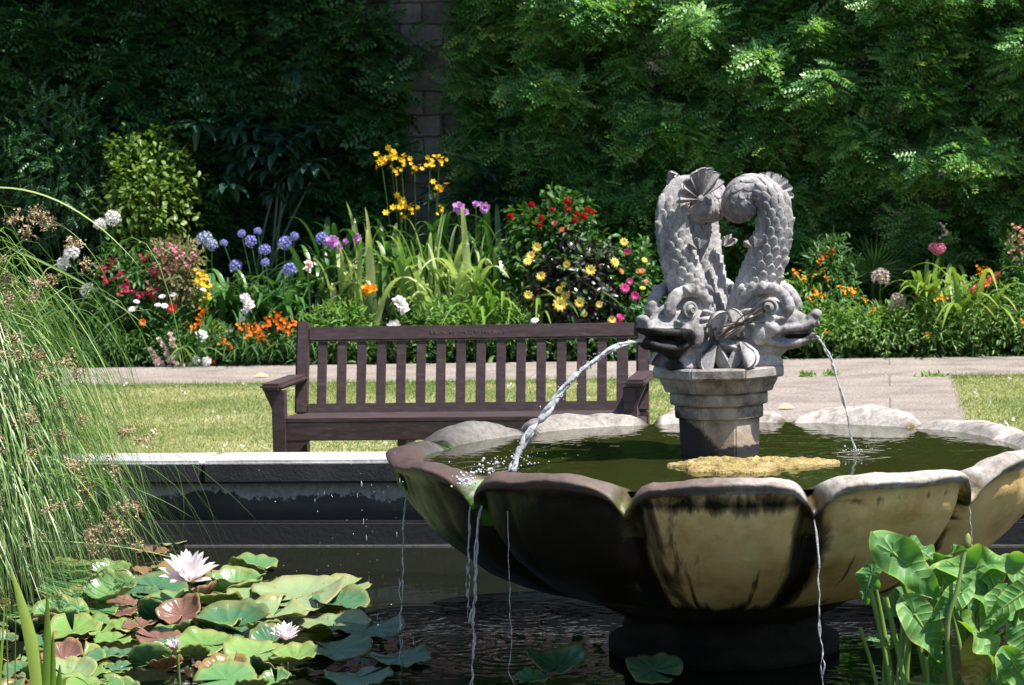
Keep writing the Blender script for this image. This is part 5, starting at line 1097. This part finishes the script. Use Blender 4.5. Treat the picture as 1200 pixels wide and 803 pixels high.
padpx(265, 797, 42, 'fresh green', 18, 0, .05, 0, .06, 'round fresh green pad at the bottom edge of the raft')
padpx(345, 775, 34, 'yellow-green', 10, -35, .1, .4, .05, 'yellow folded pad strip right of the oval yellow-green pad')
padpx(385, 762, 55, 'blue-green', 3, 0, .03, 0, 0, 'large blue-green flat pad in shade beyond the small white bloom')
padpx(430, 738, 50, 'blue-green', 2, 0, .02, 0, 0, 'flat shaded pad farthest out under the trickles')
padpx(390, 732, 48, 'pale green', 3, 0, .03, 0, .0, 'half-lit flat pad at the edge of the bowl shadow')
padpx(470, 772, 42, 'blue-green', 2, 0, .02, 0, 0, 'dim submerged-looking pad below the left trickle')
padpx(420, 795, 46, 'blue-green', 3, 0, .02, 0, 0, 'dark shaded pad at the bottom below the raft')
padpx(655, 782, 40, 'blue-green', 16, -15, .2, .3, .03, 'dark green folded pad alone in front of the bowl foot')
padpx(625, 797, 26, 'blue-green', 8, 10, .1, 0, .01, 'small dark pad tucked against the folded pad before the foot')
padpx(765, 786, 38, 'blue-green', 24, 10, .1, 0, .03, 'round dark green pad close to the fountain foot')
padpx(205, 636, 22, 'pale green', 5, 0, .05, 0, 0, 'small pale pad near the pond wall beyond the sedge')
padpx(180, 648, 20, 'dusky red', 4, 0, .05, 0, 0, 'small reddish pad near the pond wall below the sedge')
padpx(25, 690, 30, 'bronze', -40, 20, .2, .2, .08, 'bronze pad showing its yellow underside behind the iris blades')
padpx(72, 720, 38, 'fresh green', 22, 15, .1, 0, .08, 'glossy green pad just right of the tall iris blade')
padpx(85, 740, 36, 'yellow-green', 20, -10, .15, 0, .08, 'light green pad with white glare at centre left of raft')
marks = [((222, 670), 'the pink bloom'), ((335, 742), 'the small white bloom'), ((208, 757), 'the half-open bud'), ((40, 740), 'the iris blades'), ((90, 655), 'the drooping sedge'), ((265, 797), 'the round front pad'), ((360, 700), 'the broad pale pad')]
tones = ['fresh green', 'yellow-green', 'fresh green', 'dusky red', 'blue-green', 'bronze', 'fresh green', 'yellow-green', 'fresh green', 'pale green', 'blue-green', 'bronze']
used = {}
placed = []
tries = 0
while len(placed) < 92 and tries < 4000:
    tries += 1; py = rng.uniform(662, 835); px = rng.uniform(-25, np.interp(py, [660, 700, 760, 803, 835], [300, 330, 330, 340, 350]))
    if any(abs(px - a) < 15 and abs(py - b_) < 8 for a, b_ in placed): continue
    placed.append((px, py))
for (px, py) in placed:
    tone = tones[int(rng.integers(0, len(tones)))]; big = rng.random(); rpx = 19 + 15 * big; st = rng.random()
    if st < .45: tl, cp, fo, sw = rng.uniform(3, 12), .06, 0, 'flat'
    elif st < .75: tl, cp, fo, sw = rng.uniform(8, 24), .32, .1, 'cupped'
    else: tl, cp, fo, sw = rng.uniform(-45, -20), .2, .25, 'tipped up'
    dists = sorted((math.hypot(px - a, (py - b_) * 1.6), nme, a, b_) for (a, b_), nme in marks); d0, nme, a, b_ = dists[0]
    rel = 'behind' if py < b_ - 12 else 'in front of' if py > b_ + 12 else ('left of' if px < a else 'right of')
    side = '' if rel in ('left of', 'right of') else (', to its left' if px < a - 14 else ', to its right' if px > a + 14 else '')
    lab = f"{'small' if big < .35 else 'medium' if big < .7 else 'large'} {tone} {sw} pad {rel} {nme}{side}"
    padpx(px, py, rpx, tone, tl, rng.uniform(-40, 40), cp, fo, rng.uniform(.0, .06), lab)
def water_lily(label, px, py, rpx, lift, openness, tilt=(0, -.25, 1)):
    p = atz(px, py, ZW + lift); r = msz(rpx, p); t = thing('water_lily', label, 'water lily', (p.x, p.y, p.z)); k = 0
    Q = Vector(tilt).to_track_quat('Z', 'Y'); T0, F0 = OVATE; TT = T0.copy(); TT[:, 2] += .35 * TT[:, 0]**2
    for lay, (n, el, s_) in enumerate(((9, .05, 1.0), (9, .5, .98), (8, .9, .9), (7, 1.2, .75))):
        mb = MB(); a = np.arange(n) * 2 * np.pi / n + lay * .37; el = el + (1 - openness) * (1.2 - el) + rng.normal(0, .06, n)
        D = np.stack([np.cos(a) * np.cos(el), np.sin(a) * np.cos(el), np.sin(el)], 1); Nn = np.stack([-np.cos(a) * np.sin(el), -np.sin(a) * np.sin(el), np.cos(el)], 1)
        scatter(mb, (TT, F0), D * r * .08, D, Nn, r * s_ * rng.uniform(.92, 1.06, n), r * .34, np.full(n, .15 + .26 * lay) + rng.normal(0, .05, n)); o = mb.build('petals', Pm['lily'], t); o.rotation_euler = Q.to_euler()
    mb = MB(); n = 26; d = rdir(n, 1.5); scatter(mb, DIAMOND, d * r * .05, d, rdir(n), r * .3, r * .05, .5); o = mb.build('stamens', Pm['gold'], t); o.rotation_euler = Q.to_euler()
    mb = MB(); mb.add(*tube([(0, 0, -.02), (.0, .02, -lift)], .006, 6), .3); mb.build('stem', G['stalk'], t)
water_lily('large open pink and white water lily standing above the pads', 222, 681, 37, .15, .88)
water_lily('small open white water lily with pale pink base among pads', 335, 750, 21, .09, .7)
water_lily('half-open pink water lily bud at front of the pads', 208, 762, 17, .13, .25, (-.3, -.7, .8))

# arum-like plant at the lower right ------------------------------------------
def arum():
    t = thing('arum_clump', 'bright green arrow-leaved pond plant at lower right corner', 'water plant', atz(1110, 860, ZW)); y0 = t.location.y; base = np.array(t.location)
    def leaf(px, py, lpx, ang, face, wid=.8, mat='arum', dy=0.0, wav=1.0, seed=0, fold=.28, rv=.5, drp=.3):
        """blade from its stalk joint; ang = direction of the tip in the picture (deg, 0 right, 90 up); face = how far it faces the camera"""
        c = aty(px, py + 4, y0 + dy); L = msz(lpx * .76, c); n, m = 22, 15; r = np.random.default_rng(seed + 70); V, R, vs_ = [], [], []; ph = r.uniform(0, 6, 3)
        for i in range(n):
            s_ = i / (n - 1); x = -.24 + 1.24 * s_
            vs_.extend([s_ + .12 * abs(-1 + 2 * j / (m - 1)) * -1 for j in range(m)]); hw = wid * .5 * (max(0, math.sin(math.pi * min(1, (s_ * 1.02)**.62)))**.8) + .004
            for j in range(m):
                q = -1 + 2 * j / (m - 1); y = hw * q; xx = x - (.20 * abs(q)**1.2 if x < .12 else 0) * (1 - max(0, x + .24) / .36)
                if x < 0 and abs(q) < .35: xx = max(xx, -.02 - .05 * abs(q))       # notch at the stalk
                z = fold * abs(y) - drp * max(0, xx)**2 + wav * .13 * abs(q)**1.6 * math.sin(13 * s_ + ph[0] + (1.9 if q > 0 else 0)) + wav * .06 * math.sin(15 * s_ + ph[1] + q) * abs(q)**2 + .03 * math.sin(5 * s_ + ph[2])
                V.append((xx * L, y * L, z * L)); R.append(np.clip(rv + .6 * (abs(q)**9) - .16 * (1 - abs(q)) + .1 * math.sin(31 * s_ + abs(q) * 9), 0, 1))
        a = math.radians(ang); D = Vector((math.cos(a), -.25, math.sin(a))).normalized(); Nv = (Vector((0, -1, 0)) * face + Vector((0, 0, 1)) * (1 - face) + Vector((.12, 0, 0)))
        S = Nv.cross(D).normalized(); Nv = D.cross(S); rl = Matrix.Rotation(r.uniform(-.6, .6), 3, D); S = rl @ S; Nv = rl @ Nv; V = np.array(V); W = np.array(c) + V[:, :1] * np.array(D) + V[:, 1:2] * np.array(S) + V[:, 2:] * np.array(Nv)
        mb = MB(); mb.add(W, gridfaces(n, m), np.array(R)); mid = np.array([np.array(c) + np.array(D) * L * q - np.array(Nv) * L * (drp * max(0, q)**2 + .012) for q in np.linspace(0, .9, 10)]); mb.add(*tube(mid, np.linspace(.006, .002, 10), 5), .9)
        mb.add(np.zeros((0, 3)), []); lf = mb.build('leaf', G[mat], t, origin=t.location); lf.data.attributes.new('vein', 'FLOAT', 'POINT').data.foreach_set('value', np.array(vs_ + [.5] * (len(lf.data.vertices) - len(vs_)), np.float32)); sb_ = lf.modifiers.new('s', 'SUBSURF'); sb_.levels = sb_.render_levels = 1
        sb = base + np.array([r.normal(0, .1) + (c.x - base[0]) * .45, r.normal(0, .05), 0]); mb = MB(); mid = (np.array(c) * .5 + sb * .5) + np.array([0, .03, .12 * (c.z - ZW)])
        mb.add(*tube(catmull([sb, mid, np.array(c)], 14), np.linspace(.011, .006, 14), 7), .5); mb.build('stalk', G['stalk'], t, origin=t.location)
    leaf(1046, 643, 108, -44, .72, .58, dy=-.05, seed=1, rv=.45)          # long leaf sweeping down right
    leaf(1075, 640, 48, -25, .55, .9, dy=.12, seed=2, rv=.15)
    leaf(1022, 668, 46, -115, .5, .95, dy=.02, seed=3, rv=.3)
    leaf(1072, 716, 84, -58, .62, .72, dy=-.08, seed=4, rv=.5)
    leaf(1130, 660, 110, 4, .5, .42, dy=.0, seed=5, rv=.65, fold=.6, drp=.05)
    leaf(1105, 672, 60, -95, .6, .9, dy=.03, seed=6, rv=.4)
    leaf(1150, 690, 80, -35, .6, .85, dy=-.04, seed=7, rv=.5)
    leaf(1172, 700, 70, -120, .6, .7, dy=-.08, seed=8, rv=.45)
    leaf(1140, 738, 88, -50, .7, .55, dy=-.12, seed=9, rv=.75)
    leaf(1196, 725, 70, -80, .6, .9, dy=-.05, seed=10, rv=.4)
    leaf(1148, 760, 70, -105, .75, .85, 'arum_old', -.1, seed=11, rv=.5)
    leaf(1185, 770, 62, -60, .7, .8, dy=-.15, seed=12, rv=.6)
    leaf(1040, 748, 36, 165, .5, .7, dy=.05, seed=13, rv=.25)
    leaf(1118, 700, 60, -10, .4, .9, dy=.15, seed=14, rv=.15)
    leaf(1190, 662, 70, -30, .5, .8, dy=.1, seed=15, rv=.3)
    leaf(1065, 700, 55, -160, .45, .9, dy=.18, seed=16, rv=.15)
    leaf(1165, 800, 60, -90, .7, .8, dy=-.12, seed=17, rv=.5)
    leaf(1205, 800, 66, -100, .6, .9, dy=-.1, seed=18, rv=.55)
    leaf(1100, 655, 58, 40, .3, .8, dy=.1, seed=19, rv=.3)
    leaf(1160, 668, 70, -70, .55, .6, dy=-.02, seed=20, rv=.5)
    leaf(1126, 690, 66, -140, .5, .6, dy=-.1, seed=21, rv=.45)
    leaf(1095, 775, 50, -100, .6, .7, dy=.05, seed=22, rv=.3)
    leaf(1200, 690, 74, -150, .55, .55, dy=-.12, seed=23, rv=.6, fold=.5)
    # flower stalk with a bud and bare stalks
    mb = MB(); P = [aty(1118, 840, y0 - .1), aty(1110, 740, y0 - .12), aty(1122, 690, y0 - .12), aty(1131, 645, y0 - .1)]; mb.add(*tube(catmull(P, 24), np.linspace(.009, .006, 24), 7), .6); mb.build('flower_stalk', G['stalk'], t, origin=t.location)
    bq = MB(); p = aty(1133, 638, y0 - .1); bq.add(*tube([p + Vector((0, 0, -.012)), p, p + Vector((.003, 0, .022)), p + Vector((.004, 0, .034))], [.006, .013, .010, .002], 9), .2); bq.build('bud', G['arum_old'], t, origin=t.location)
    mb = MB()
    for (a, b_, r) in (((1020, 690), (1050, 850), .007), ((1038, 700), (1066, 850), .008), ((1008, 735), (1036, 850), .006), ((1086, 770), (1084, 850), .006), ((1060, 800), (1120, 806), .005)):
        mb.add(*tube(catmull([aty(*a, y0 - .02), aty((a[0] + b_[0]) / 2 + 3, (a[1] + b_[1]) / 2, y0 - .02), aty(*b_, y0 - .02)], 12), r, 7), rng.random())
    mb.build('bare_stalk', G['stalk'], t, origin=t.location)
arum()
